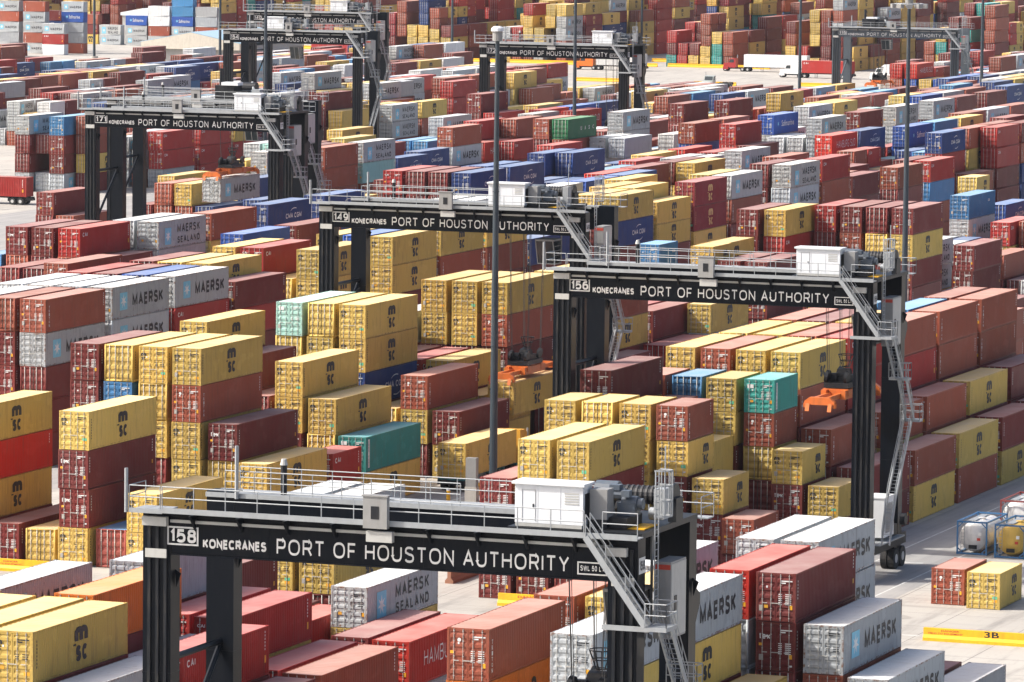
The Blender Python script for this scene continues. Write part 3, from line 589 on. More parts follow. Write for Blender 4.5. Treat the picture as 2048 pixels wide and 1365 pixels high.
def lettering(code, L, H):
    mb = MB(); P = PRINT; ink = P[PAL[code][4]]; x = W + .003; Y, Z = (0, 1, 0), (0, 0, 1); s = 1 if L > 7 else 0
    mb.mat(ink)
    def T(t, y, z, h, w, bold=.02): mb.text(t, (x, y, z), Y, Z, h, w, bold)
    def vert(t, y, h, z=None):
        z = H - .55 if z is None else z
        for ch in t:
            z -= h * 1.32
            T(ch, y, z, h, h * .75, .03)
    def dashes(y, z0, z1):
        z = z1
        while z > z0: mb.face([(x, y, z), (x, y + .10, z), (x, y + .10, z + .12), (x, y, z + .12)]); z -= .2
    if code in 'MY':
        c, k = (L * .50, 1.0) if s else (L * .66, .80)
        stext(mb, 'm', (x, c - .85 * k, H / 2 + .02), Y, Z, .95 * k, 1.66 * k, .36); stext(mb, 'sc', (x, c - .72 * k, H / 2 - .94 * k), Y, Z, .88 * k, 1.48 * k, .33, .18)
        mb.face([(x, c - 1.05 * k, H / 2 - .04), (x, c - .7 * k, H / 2 - .04), (x, c - .7 * k, H / 2 + .06), (x, c - 1.05 * k, H / 2 + .06)])
        dashes(.42, H * .25, H * .78) if s else None
    elif code in 'KS':
        if code == 'K':
            if s: stext(mb, 'MAERSK', (x, L * .36, H * .30), Y, Z, 1.10, L * .54, .235, .26)
            else: stext(mb, 'MAERSK', (x, L * .38, H * .36), Y, Z, .62, L * .52, .2, .3)
        else:
            stext(mb, 'MAERSK', (x, L * .40, H * .50), Y, Z, .86, L * .47, .19, .36); stext(mb, 'SEALAND', (x, L * .40, H * .13), Y, Z, .68, L * .47, .21, .36)
        mb.mat(P['sky_blue_print']); y0, wd = (L * .14, L * .13) if s else (L * .12, L * .18); z0, hh = (H * .24, 1.55) if s else (H * .28, 1.15)
        if code == 'S': z0, hh = H * .12, 1.75
        mb.face([(x, y0, z0), (x, y0 + wd, z0), (x, y0 + wd, z0 + hh), (x, y0, z0 + hh)])
        mb.mat(P['white_print']); star(mb, y0, z0, wd, hh, x)
    elif code == 'C':
        stext(mb, 'CAI', (x, .55, H * .70), Y, Z, .42, 1.15, .22); dashes(L - .6, H * .5, H * .85); mb.mat(P['orange_sticker']); mb.face([(x, L - .62, H * .25), (x, L - .4, H * .25), (x, L - .4, H * .4), (x, L - .62, H * .4)])
    elif code == 'X':
        dashes(L - .55, H * .55, H * .88); dashes(.40, H * .45, H * .8)
        mb.mat(P['orange_sticker']); mb.face([(x, L - .58, H * .28), (x, L - .4, H * .28), (x, L - .4, H * .38), (x, L - .58, H * .38)])
    elif code == 'T': vert('TRITON', .50, .24); mb.mat(ink); dashes(L - .6, H * .5, H * .85)
    elif code == 'H': stext(mb, 'HAMBURG SUD', (x, L * .20, H * .36), Y, Z, 1.0, L * .72, .10, .3)
    elif code == 'O': T('2', L * .58, H * .32, 1.25, .85, .03); dashes(L - .6, H * .6, H * .8)
    elif code == 'N':
        stext(mb, 'CMA CGM', (x, L * .40, H * .38), Y, Z, .55, L * .36, .2, .2)
        for sg in (1, -1):
            for k in range(5):
                a0, a1 = .5 + k * .3, .8 + k * .3; yc, zc = L * .60, H * .45
                p = [(x, yc - sg * 1.25 * math.cos(a), zc + sg * (.30 + .62 * math.sin(a) * rr)) for a, rr in ((a0, 1), (a1, 1), (a1, .86), (a0, .86))]
                mb.face(p if sg > 0 else list(p))
    elif code == 'U': T('U', L * .44, H * .40, .55, .55); T('A', L * .58, H * .40, .55, .55); T('S', L * .72, H * .40, .55, .5); T('C', L * .86, H * .40, .55, .5)
    elif code == 'Z': T('Safmarine', L * .34, H * .38, .85, L * .50, .0); mb.mat(P['sky_blue_print']); star(mb, L * .16, H * .35, 1.1, 1.0, x)
    elif code == 'E':
        mb.mat(P['white_print']); mb.face([(x - .001, .35, H * .12), (x - .001, .72, H * .12), (x - .001, .72, H * .92), (x - .001, .35, H * .92)])
        mb.mat(P['grey_sticker']); zz = H * .90
        for ch in 'DONG FANG': zz -= .24; (ch != ' ') and mb.text(ch, (x + .003, .42, zz), Y, Z, .18, .2, .03)
    elif code == 'J' or code == 'B': T('CAI', L * .7, H * .6, .3, .8)
    else: dashes(L - .6, H * .6, H * .85)
    return mb.mesh('lettering')

def make_container(code, x, y, z, L, H, label, tone, group='shipping containers stacked in the yard', rz=0.0):
    col, rcol, rust, look, ink = PAL[code]; k = (L, H)
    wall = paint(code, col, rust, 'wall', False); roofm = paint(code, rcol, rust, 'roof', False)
    t = thing('shipping_container', label, 'shipping container', (x, y, z), rz, group)
    for r in (0, 1):
        s = ob('side_wall', cached(('side', k, r), lambda: m_side(L, H, r)), t, wall, tone=tone)
        if r: ob('lettering', cached(('let', k, code), lambda: lettering(code, L, H)), s).location = (0, rnd.uniform(-.18, .18), rnd.uniform(-.06, .06))
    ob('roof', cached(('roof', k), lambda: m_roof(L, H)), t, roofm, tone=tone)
    ob('end_wall', cached(('end', k), lambda: m_end(L, H)), t, wall, tone=tone)
    ob('frame', cached(('frame', k), lambda: m_frame(L, H)), t, paint(code, col, rust, 'frame', False), tone=tone)
    v = rnd.choice((0, 0, 1, 1, 2))
    for r in (0, 1):
        d = ob('door', cached(('door', H, r), lambda: m_door(H, r)), t, wall, tone=tone)
        for q in (0, 1):
            ob('locking_rod', cached(('rod', H, r, q), lambda: m_rod(H, RODX[r][q], (.42 if r == 0 else -.42) if q == (1 if r == 0 else 0) else (.3 if r == 0 else -.3))), d, ROD)
        ob('marking', cached(('mark', H, code, r, v), lambda: m_marking(code, H, r, v)), d)
    return t
def tone_for(code, r=rnd):
    a = r.uniform(.78, 1.16); w = r.uniform(-.05, .05)
    if code in 'KSWG': a = r.uniform(.82, 1.08); w *= .6
    return (a * (1 + w), a, a * (1 - w), 1)

NUM = ['zero', 'one', 'two', 'three', 'four', 'five', 'six', 'seven', 'eight', 'nine', 'ten', 'eleven', 'twelve', 'thirteen', 'fourteen', 'fifteen', 'sixteen',
       'seventeen', 'eighteen', 'nineteen', 'twenty', 'twenty-one', 'twenty-two', 'twenty-three', 'twenty-four', 'twenty-five', 'twenty-six', 'twenty-seven',
       'twenty-eight', 'twenty-nine', 'thirty'] + ['%d' % i for i in range(31, 90)]
UNDER = {'R': 'under nearest crane', 'P': 'under right crane', 'Q': 'under middle crane', 'S': 'beyond middle crane', 'V': 'before left crane', 'A': 'under left crane', 'D': 'under far crane', 'F': 'under farthest crane'}
ranks = {}
for b in UNDER:
    for r in range(6):
        ranks[b, r] = sorted(i[1] for i in items if i[6] == b and i[7] == r and i[8] == 1)
tones = [tone_for(i[5]) for i in items]
singles_of = 0
for i in sorted(pick, key=lambda i: items[i][1]):
    x, y, z, L, H, code, b, r, tier, tiers, rot, man = items[i]
    if b not in UNDER: lab = '%s container far off, level %s, row %s of an outer block' % (PAL[code][3], NUM[tier], NUM[r + 1])
    else:
        ys = ranks[b, r]; s = min(range(len(ys)), key=lambda q: abs(ys[q] - y)) + 1
        lab = '%s container, level %s, stack %s, row %s from right, %s' % (PAL[code][3], NUM[tier], NUM[s], NUM[r + 1], UNDER[b])
    make_container(code, x, y, z, L, H, lab, tones[i])
make_container(*SINGLES[0][:4], L20, HSTD, 'short brick brown container on the ground in front of the bare metal tank', tone_for('T'))
make_container(*SINGLES[1][:4], L20, HSTD, 'short mustard yellow container on the ground in front of the yellow tank', tone_for('M'))
for c, x, y, z, L, H, lab in LIFTED: make_container(c, x, y, z, L, H, lab, tone_for(c), 'containers hanging from spreaders')

# ------------------------------------------------------------------ the rest of the stacks, one mass
def far_proto(L, H):
    """vertices, faces, class (0 wall, 1 roof, 2 bar, 3 dark) of a light container"""
    mb = MB()
    def q(c, *p): mb.cur = c; mb.face(p)
    q(1, (.03, .03, H - .02), (W - .03, .03, H - .02), (W - .03, L - .03, H - .02), (.03, L - .03, H - .02))
    q(0, (W - .02, .1, .1), (W - .02, L - .1, .1), (W - .02, L - .1, H - .08), (W - .02, .1, H - .08))
    q(0, (.02, L - .1, .1), (.02, .1, .1), (.02, .1, H - .08), (.02, L - .1, H - .08))
    q(0, (W, L - .02, 0), (0, L - .02, 0), (0, L - .02, H), (W, L - .02, H))
    mb.cur = 0
    for x0 in (0, W - .13):
        mb.box(x0, 0, 0, x0 + .13, .15, H); mb.box(x0, L - .15, 0, x0 + .13, L, H)
    for x0 in (0, W - .06):
        mb.box(x0, .15, H - .09, x0 + .06, L - .15, H - .005); mb.box(x0, .15, .02, x0 + .06, L - .15, .16)
    n = 4; z0, z1 = .16, H - .12; p = (z1 - z0) / n; prof = [(.075, z0)]
    for k in range(n):
        z = z0 + k * p; prof += [(.075, z + .08 * p), (.02, z + .30 * p), (.02, z + .60 * p), (.075, z + .86 * p)]
    prof.append((.075, z1))
    for k in range(len(prof) - 1): (y0, a), (y1, b) = prof[k], prof[k + 1]; q(0, (.13, y0, a), (W - .13, y0, a), (W - .13, y1, b), (.13, y1, b))
    mb.cur = 0; mb.box(.13, .01, H - .12, W - .13, .08, H - .01); mb.box(.13, .01, .02, W - .13, .08, .16)
    for x in (.42, .92, W - .92, W - .42): mb.cur = 2; mb.box(x - .025, -.015, .08, x + .025, .02, H - .05)
    mb.cur = 3; mb.box(W / 2 - .03, .012, .16, W / 2 + .03, .02, H - .12)
    # a few corrugations
    return np.array(mb.v), mb.f, np.array(mb.m)
PRO = {k: far_proto(*k) for k in ((L40, HHC), (L40, HSTD), (L20, HSTD), (L20, HHC))}
mats = []; mi = {}
def slot(m):
    if m not in mi: mi[m] = len(mats); mats.append(m)
    return mi[m]
allv, sizes, loops, pm, tn = [], [], [], [], []
base = 0
def add(v, f, m, tone):
    global base
    allv.append(v); tn.append(np.tile(np.array(tone), (len(v), 1)))
    for q in f: sizes.append(len(q)); loops.append(np.array(q) + base)
    pm.append(m); base += len(v)
DARKGAP = simple('door_gap_dark', (0.03, 0.028, 0.026), 0.8)
for i, it in enumerate(items):
    if i in pick: continue
    if shown[i] == 0 and it[8] < it[9] and (it[1] > 620): continue          # wholly hidden inside the far stacks
    x, y, z, L, H, code, b, r, tier, tiers, rot, man = it
    col, rcol, rust, look, ink = PAL[code]
    v, f, c = PRO[L, H]
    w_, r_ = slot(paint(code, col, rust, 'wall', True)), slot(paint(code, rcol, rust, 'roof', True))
    lut = np.array([w_, r_, slot(ROD), slot(DARKGAP)])
    place = (lambda a: np.stack([x + a[:, 1], y + W - a[:, 0], z + a[:, 2]], 1)) if rot else (lambda a: a + np.array([x, y, z]))
    add(place(v), f, lut[c], tones[i])
    if shown[i] >= 14 and code in 'MKSYNZCHTUXEO':
        me = cached(('let', (L, H), code), lambda: lettering(code, L, H))
        lv = np.zeros(len(me.vertices) * 3); me.vertices.foreach_get('co', lv)
        add(place(lv.reshape(-1, 3)), [tuple(p.vertices) for p in me.polygons], np.array([slot(me.materials[p.material_index]) for p in me.polygons]), (1, 1, 1, 1))
V = np.concatenate(allv); LP = np.concatenate(loops).astype(np.int32); SZ = np.array(sizes, np.int32); PM = np.concatenate(pm).astype(np.int32); TN = np.concatenate(tn)
me = bpy.data.meshes.new('container_mass'); me.vertices.add(len(V)); me.vertices.foreach_set('co', V.ravel().astype(np.float32))
me.loops.add(len(LP)); me.loops.foreach_set('vertex_index', LP)
me.polygons.add(len(SZ)); me.polygons.foreach_set('loop_start', np.concatenate([[0], np.cumsum(SZ)[:-1]]).astype(np.int32))
try: me.polygons.foreach_set('loop_total', SZ)
except Exception: pass
for m in mats: me.materials.append(m)
me.polygons.foreach_set('material_index', PM)
ca = me.color_attributes.new('tone', 'FLOAT_COLOR', 'POINT'); ca.data.foreach_set('color', TN.ravel().astype(np.float32))
me.update(calc_edges=True); me.validate()
mass = ob('container_stacks', me); mass['kind'] = 'stuff'
mass['label'] = 'distant stacks of coloured shipping containers filling the yard behind the cranes'; mass['category'] = 'container stacks'
print('mass faces', len(SZ))
# ------------------------------------------------------------------ gantry cranes
GD = 7.5                                   # distance between the two girders
def rails(mb, p, q, n, h=1.1, r=.028):
    p = Vector(p); q = Vector(q)
    for f in (1.0, .52): mb.tube(p + Vector((0, 0, h * f)), q + Vector((0, 0, h * f)), r, 5)
    for k in range(n + 1):
        a = p.lerp(q, k / n); mb.tube(a, a + Vector((0, 0, h)), r, 5)
def c_girder(front):
    mb = MB(); y0 = 0 if front else GD; mb.mat(NAVY).box(.19, y0, 20.2, 22.18, y0 + 1.0, 22.15)
    if front:
        for xx in (5.2, 13.0, 20.4): mb.box(xx, y0 - .012, 20.22, xx + .06, y0, 22.13)
        mb.box(.19, y0 - .06, 20.16, 22.18, y0 + 1.05, 20.2)
        for k in range(9): mb.prism([(-.75, 22.15), (0, 22.15), (0, 21.45), (-.12, 21.45)], 0, 1.4 + 2.4 * k, 1.5 + 2.4 * k)
    mb.mat(DUCT); mb.box(.4, y0 + .45, 22.15, 22, y0 + .55, 22.23)
    return mb.mesh('girder')
def c_leg(right, rear):
    x0, x1 = (22.19, 23.64) if right else (-1.27, .18); y0 = GD - .02 if rear else -.02; mb = MB(); mb.mat(NAVY)
    mb.box(x0, y0, 2.6, x1, y0 + 1.06, 22.3 if rear else 22.2)
    for z in (8.2, 14.4): mb.box(x0 - .02, y0 - .02, z, x1 + .02, y0 + 1.08, z + .05)
    mb.prism([(y0 + 1.0, 18.9), (y0 + 1.75, 18.5), (y0 + 1.75, 18.0), (y0 + 1.0, 17.0)], 0, x1 - .1, x1 - .02) if right and rear else None
    mb.prism([(x1, 19.4), (x1 + .3, 19.2), (x1 + .05, 18.5)], 1, y0 + .5, y0 + .56)
    return mb.mesh('leg')
def c_conduit(right):
    x0 = 22.45 if right else -1.0; mb = MB(); mb.mat(NAVY_HI)
    for k in range(3): mb.box(x0 + k * .42, -.12, 3.0, x0 + .16 + k * .42, -.02, 21.7)
    return mb.mesh('conduit')
def c_bracket(right):
    x0 = 22.42 if right else -1.08; mb = MB(); mb.mat(DUCT); mb.box(x0, -.2, 20.0, x0 + 1.1, -.125, 20.42); return mb.mesh('cable_bracket')
def c_duct():
    mb = MB(); mb.mat(DUCT); mb.box(.2, -.16, 21.72, 22.3, -.06, 21.86); mb.box(-1.15, -.42, 21.55, .1, -.125, 21.98); mb.box(22.2, -.42, 21.4, 23.2, -.125, 21.8); return mb.mesh('cable_duct')
def c_exhaust():
    mb = MB(); mb.mat(DARK); mb.tube((2.6, GD + .5, 22.24), (2.6, GD + .5, 23.7), .16, 10); mb.mat(DUCT); mb.tube((2.6, GD + .5, 23.7), (2.6, GD + .5, 24.0), .2, 10, .12); return mb.mesh('exhaust_pipe')
def c_junction():
    mb = MB(); mb.mat(CABINET); mb.box(10.5, -1.25, 22.15, 11.7, -.93, 23.65); mb.box(10.45, -1.3, 23.65, 11.75, -.9, 23.72); mb.mat(DUCT); mb.box(10.6, -1.1, 21.5, 11.9, -.8, 22.0); mb.mat(DARK); mb.box(10.9, -1.27, 22.6, 11.3, -1.252, 23.2); return mb.mesh('junction_box')
def c_sill(right):
    x0 = 22.35 if right else -1.1; mb = MB(); mb.mat(NAVY); mb.box(x0, -1.8, 1.75, x0 + 1.15, GD + 2.8, 2.6)
    for y in (-.9, GD + .9): mb.box(x0 + .2, y - .6, .75, x0 + .95, y + 1.2, 1.75)
    return mb.mesh('sill_beam')
def c_wheel():
    mb = MB(); mb.mat(TYRE); mb.tube((-.24, 0, .78), (.24, 0, .78), .78, 20); mb.mat(RIM); mb.tube((-.25, 0, .78), (.25, 0, .78), .34, 14); return mb.mesh('wheel')
def c_brace():
    mb = MB(); mb.mat(NAVY); mb.tube((-.55, 1.0, 14.9), (-.55, GD, 14.9), .17, 8); mb.tube((-.55, GD, 14.7), (-.55, 1.0, 8.4), .15, 8); return mb.mesh('brace')
def c_walkway(front):
    mb = MB(); mb.mat(STEEL)
    if front:
        mb.box(.1, -.86, 22.28, 23.9, -.03, 22.33); mb.box(.1, -.92, 22.24, 23.9, -.86, 22.50); mb.box(-1.6, -.86, 22.28, .1, 1.0, 22.33); mb.box(-1.62, -.92, 22.2, .1, -.86, 22.42)
    else:
        mb.box(-1.3, GD + 1.01, 22.16, 24.2, GD + 1.9, 22.22); mb.box(-1.3, GD - .06, 22.16, 20.5, GD + 1.0, 22.24); mb.box(-1.3, GD - .1, 22.02, 21.5, GD - .065, 22.26)
    return mb.mesh('walkway')
def c_rail(front):
    mb = MB(); mb.mat(STEEL)
    if front:
        rails(mb, (.1, -.89, 22.4), (21.3, -.89, 22.4), 13); rails(mb, (22.2, -.89, 22.4), (23.9, -.89, 22.4), 1); rails(mb, (-1.6, -.89, 22.4), (0, -.89, 22.4), 1); rails(mb, (-1.6, -.89, 22.4), (-1.6, 1.0, 22.4), 1)
        mb.tube((-1.75, -.9, 22.2), (-1.75, -.9, 24.3), .09, 6)
    else:
        rails(mb, (-.3, GD + 1.85, 22.24), (24.2, GD + 1.85, 22.24), 15); rails(mb, (24.2, GD - .05, 22.24), (24.2, GD + 1.85, 22.24), 1); rails(mb, (-.3, GD, 22.24), (12, GD, 22.24), 8)
        mb.tube((.4, GD - .2, 22.0), (.4, GD - .2, 24.6), .1, 6)
    return mb.mesh('handrail')
def c_stair(p, q, w):
    """a flight from p (top) to q (bottom), w = sideways vector"""
    p, q, w = Vector(p), Vector(q), Vector(w); mb = MB(); mb.mat(STEEL)
    for s in (0, 1): mb.bar(p + w * s, q + w * s, .06, .30)
    n = max(6, int(abs(q.z - p.z) / .25))
    for k in range(1, n):
        a = p.lerp(q, k / n); d = (q - p); d.z = 0; d = d.normalized() * .12
        mb.face([tuple(a - d), tuple(a + d), tuple(a + d + w), tuple(a - d + w)])
    for s in (0, 1):
        for f in (1.05, .55): mb.tube(p + w * s + Vector((0, 0, f)), q + w * s + Vector((0, 0, f)), .026, 5)
        for k in range(4): a = p.lerp(q, k / 3) + w * s; mb.tube(a, a + Vector((0, 0, 1.05)), .026, 5)
    return mb.mesh('stair_flight')
def c_landing(x0, y0, x1, y1, z):
    mb = MB(); mb.mat(STEEL); mb.box(x0, y0, z - .18, x1, y1, z)
    rails(mb, (x0, y0, z), (x1, y0, z), 1); rails(mb, (x1, y0, z), (x1, y1, z), 1); rails(mb, (x0, y1, z), (x1, y1, z), 1)
    return mb.mesh('landing')
def c_ladder():
    mb = MB(); mb.mat(STEEL); x = 24.1
    for y in (1.0, 1.5): mb.tube((x, y, 18.3), (x, y, 25.3), .035, 5)
    for k in range(22): z = 18.5 + k * .31; mb.tube((x, 1.0, z), (x, 1.5, z), .02, 4)
    for z in (23.2, 23.9, 24.6, 25.3):
        pts = [(x + .75 * math.sin(a), 1.25 + .42 * math.cos(a), z) for a in np.linspace(0, math.pi, 7)]
        for a, b in zip(pts, pts[1:]): mb.bar(a, b, .03, .08)
    for a in np.linspace(.1, math.pi - .1, 6): mb.tube((x + .75 * math.sin(a), 1.25 + .42 * math.cos(a), 23.2), (x + .75 * math.sin(a), 1.25 + .42 * math.cos(a), 25.3), .03, 4)
    return mb.mesh('caged_ladder')
def c_cabinet():
    mb = MB(); mb.mat(CABINET); mb.box(23.66, 2.2, 17.3, 24.5, 4.4, 20.9); mb.mat(DUCT); mb.box(24.5, 2.25, 17.4, 24.53, 4.35, 20.8); mb.mat(PRINT['red_print']); mb.box(23.68, 2.18, 20.55, 24.48, 2.2, 20.78)
    mb.mat(DARK); mb.box(24.53, 2.6, 18.6, 24.55, 3.0, 19.3); return mb.mesh('control_cabinet')
def c_power():
    mb = MB(); mb.mat(WHITE); mb.box(22.55, 2.6, 3.0, 24.0, 5.2, 5.9); mb.box(22.5, 2.55, 5.9, 24.05, 5.25, 6.0); mb.mat(STEEL); mb.box(22.3, .8, 2.62, 24.3, 7.2, 2.72)
    mb.mat(CABINET); mb.box(23.99, 3.0, 3.3, 24.01, 4.8, 5.5); mb.mat(DARK); mb.tube((24.2, 6.4, 4.0), (24.6, 6.4, 4.0), .45, 12); mb.box(22.8, 5.4, 2.75, 23.8, 6.8, 3.6); return mb.mesh('power_cabinet')
def c_camera():
    mb = MB(); mb.mat(STEEL); mb.bar((21.5, -.3, 4.6), (23.2, -.3, 4.6), .1, .1); mb.box(21.5, -.5, 4.2, 21.9, -.2, 4.55); return mb.mesh('lamp_bracket')
# trolley pieces are modelled about the trolley's own x = 0
def t_deck():
    mb = MB(); mb.mat(DARK); mb.box(-.3, .2, 22.6, 6.3, GD + .8, 22.86); mb.box(0, .3, 22.25, .8, .8, 22.6); mb.box(5.2, .3, 22.25, 6.0, .8, 22.6); mb.box(0, GD + .2, 22.25, .8, GD + .7, 22.6); mb.box(5.2, GD + .2, 22.25, 6.0, GD + .7, 22.6)
    mb.mat(YELLOW); mb.box(3.6, 1.4, 22.87, 6.0, 3.4, 22.92); return mb.mesh('trolley')
def t_house():
    mb = MB(); mb.mat(WHITE); mb.box(0, .35, 23.05, 3.35, 1.6, 24.86); mb.box(-.12, .2, 24.86, 3.45, 1.7, 24.98)
    for k in range(1, 3): mb.box(k * 1.12 - .01, .335, 23.1, k * 1.12 + .01, .35, 24.85)
    mb.mat(DUCT); mb.box(.02, .36, 22.88, 3.3, 1.55, 23.05)
    for k in range(5): mb.box(2.45, .33, 24.0 + k * .12, 3.15, .349, 24.06 + k * .12)
    mb.box(.35, .325, 23.15, .36, .349, 24.6); mb.box(1.0, .325, 23.15, 1.01, .349, 24.6); mb.box(.35, .325, 24.6, 1.01, .349, 24.61); mb.mat(DARK); mb.box(.88, .31, 23.8, .94, .349, 23.95); mb.box(3.351, .6, 23.3, 3.36, 1.3, 24.5); return mb.mesh('machinery_house')
def t_panel():
    mb = MB(); mb.mat(CABINET); mb.box(3.45, 1.0, 23.3, 4.3, 1.9, 24.7); mb.mat(DARK); mb.box(3.4, .95, 22.9, 4.3, 1.9, 23.29); return mb.mesh('electrical_panel')
def t_drum():
    mb = MB(); mb.mat(MOTOR); mb.tube((2.4, 5.0, 24.05), (3.5, 5.0, 24.05), .58, 14); mb.box(2.4, 4.3, 22.9, 3.4, 5.7, 24.2)
    mb.mat(DARK); mb.tube((3.5, 5.0, 24.05), (6.2, 5.0, 24.05), .42, 16)
    mb.mat(ROPE)
    for k in range(8): mb.tube((3.9 + k * .25, 5.0, 24.05), (4.0 + k * .25, 5.0, 24.05), .455, 16)
    mb.mat(DARK); mb.tube((6.2, 5.0, 24.05), (6.32, 5.0, 24.05), .62, 16); mb.box(6.1, 4.5, 22.9, 6.5, 5.5, 24.0); return mb.mesh('hoist_drum')
def t_motor():
    mb = MB(); mb.mat(MOTOR); mb.tube((4.6, 2.4, 23.95), (5.35, 2.4, 23.95), .36, 12); mb.tube((5.35, 2.4, 23.95), (5.6, 2.4, 23.95), .27, 12); mb.tube((3.2, 3.6, 24.2), (4.3, 3.6, 24.2), .3, 10); mb.box(3.6, 3.3, 24.4, 4.1, 3.8, 24.65); mb.box(4.45, 2.0, 23.4, 5.3, 2.9, 24.0); mb.box(4.7, 1.8, 24.3, 5.1, 2.2, 24.6)
    mb.mat(DARK); mb.tube((4.0, 3.3, 23.6), (5.0, 3.3, 23.6), .35, 10); mb.box(4.2, 1.2, 22.9, 5.2, 3.4, 23.4); mb.mat(STEEL); mb.tube((5.6, 3.4, 23.4), (6.2, 3.4, 23.4), .3, 10); mb.box(5.9, 3.0, 23.2, 6.4, 3.9, 24.6)
    mb.tube((6.3, 3.4, 24.6), (6.3, 3.4, 26.6), .04, 5); return mb.mesh('hoist_motor')
def t_old_engine():
    mb = MB(); mb.mat(DARK); mb.box(.3, 1.0, 22.9, 2.8, 3.4, 24.6); mb.tube((.6, 2.2, 24.6), (.6, 2.2, 26.6), .22, 10); mb.tube((.8, 4.8, 24.2), (4.2, 4.8, 24.2), .7, 14); mb.box(3.0, 1.2, 22.9, 4.6, 3.2, 24.0)
    mb.mat(WHITE); mb.box(1.2, .8, 24.62, 3.4, 2.4, 25.0); mb.mat(MOTOR); mb.tube((4.6, 2.4, 23.6), (5.8, 2.4, 23.6), .55, 12); mb.mat(STEEL); mb.tube((3.6, 4.8, 24.9), (4.8, 3.0, 23.0), .16, 6); mb.box(5.2, 1.0, 22.9, 6.2, 2.0, 24.2); return mb.mesh('engine')
def t_cab():
    mb = MB(); mb.mat(GLASS); mb.prism([(1.0, 19.95), (3.0, 19.95), (3.0, 18.0), (1.6, 18.0)], 0, 1.6, 3.2); mb.mat(CABINET); mb.box(1.55, .95, 19.95, 3.25, 3.1, 20.1); mb.box(1.55, 1.6, 17.9, 3.25, 3.1, 18.02)
    for x in (1.58, 2.4, 3.18): mb.bar((x, 1.0, 19.95), (x, 1.6, 18.0), .08, .08)
    for z in (18.3, 18.7, 19.1, 19.5): mb.bar((3.23, 1.4, z), (3.23, 3.0, z), .05, .05)
    mb.box(3.2, 2.9, 18.0, 3.3, 3.05, 22.6); return mb.mesh('operator_cab')
def c_plate():
    mb = MB(); mb.mat(PRINT['white_print']); t = .075
    for a in ((0, 20.64, 1.61, 20.64 + t), (0, 21.53 - t, 1.61, 21.53), (0, 20.64 + t, t, 21.53 - t), (1.61 - t, 20.64 + t, 1.61, 21.53 - t)): mb.box(a[0], -.05, a[1], a[2], -.003, a[3])
    return mb.mesh('number_plate')
def c_load_plate():
    mb = MB(); mb.mat(PRINT['white_print']); x0, x1, z0, z1, t = 20.70, 22.16, 20.42, 21.02, .06
    for a in ((x0, z0, x1, z0 + t), (x0, z1 - t, x1, z1), (x0, z0 + t, x0 + t, z1 - t), (x1 - t, z0 + t, x1, z1 - t)): mb.box(a[0], -.05, a[1], a[2], -.003, a[3])
    stext(mb, 'SWL 50 LT', (x0 + .14, -.02, z0 + .18), (1, 0, 0), (0, 0, 1), .25, x1 - x0 - .28, .2, .22); return mb.mesh('load_plate')
def c_text():
    mb = MB(); mb.mat(PRINT['white_print']); X, Z = (1, 0, 0), (0, 0, 1)
    stext(mb, 'PORT OF HOUSTON AUTHORITY', (5.63, -.02, 20.47), X, Z, .76, 14.65, .145, .27)
    stext(mb, 'KONECRANES', (1.84, -.02, 20.56), X, Z, .46, 3.26, .25, .14); return mb.mesh('lettering')
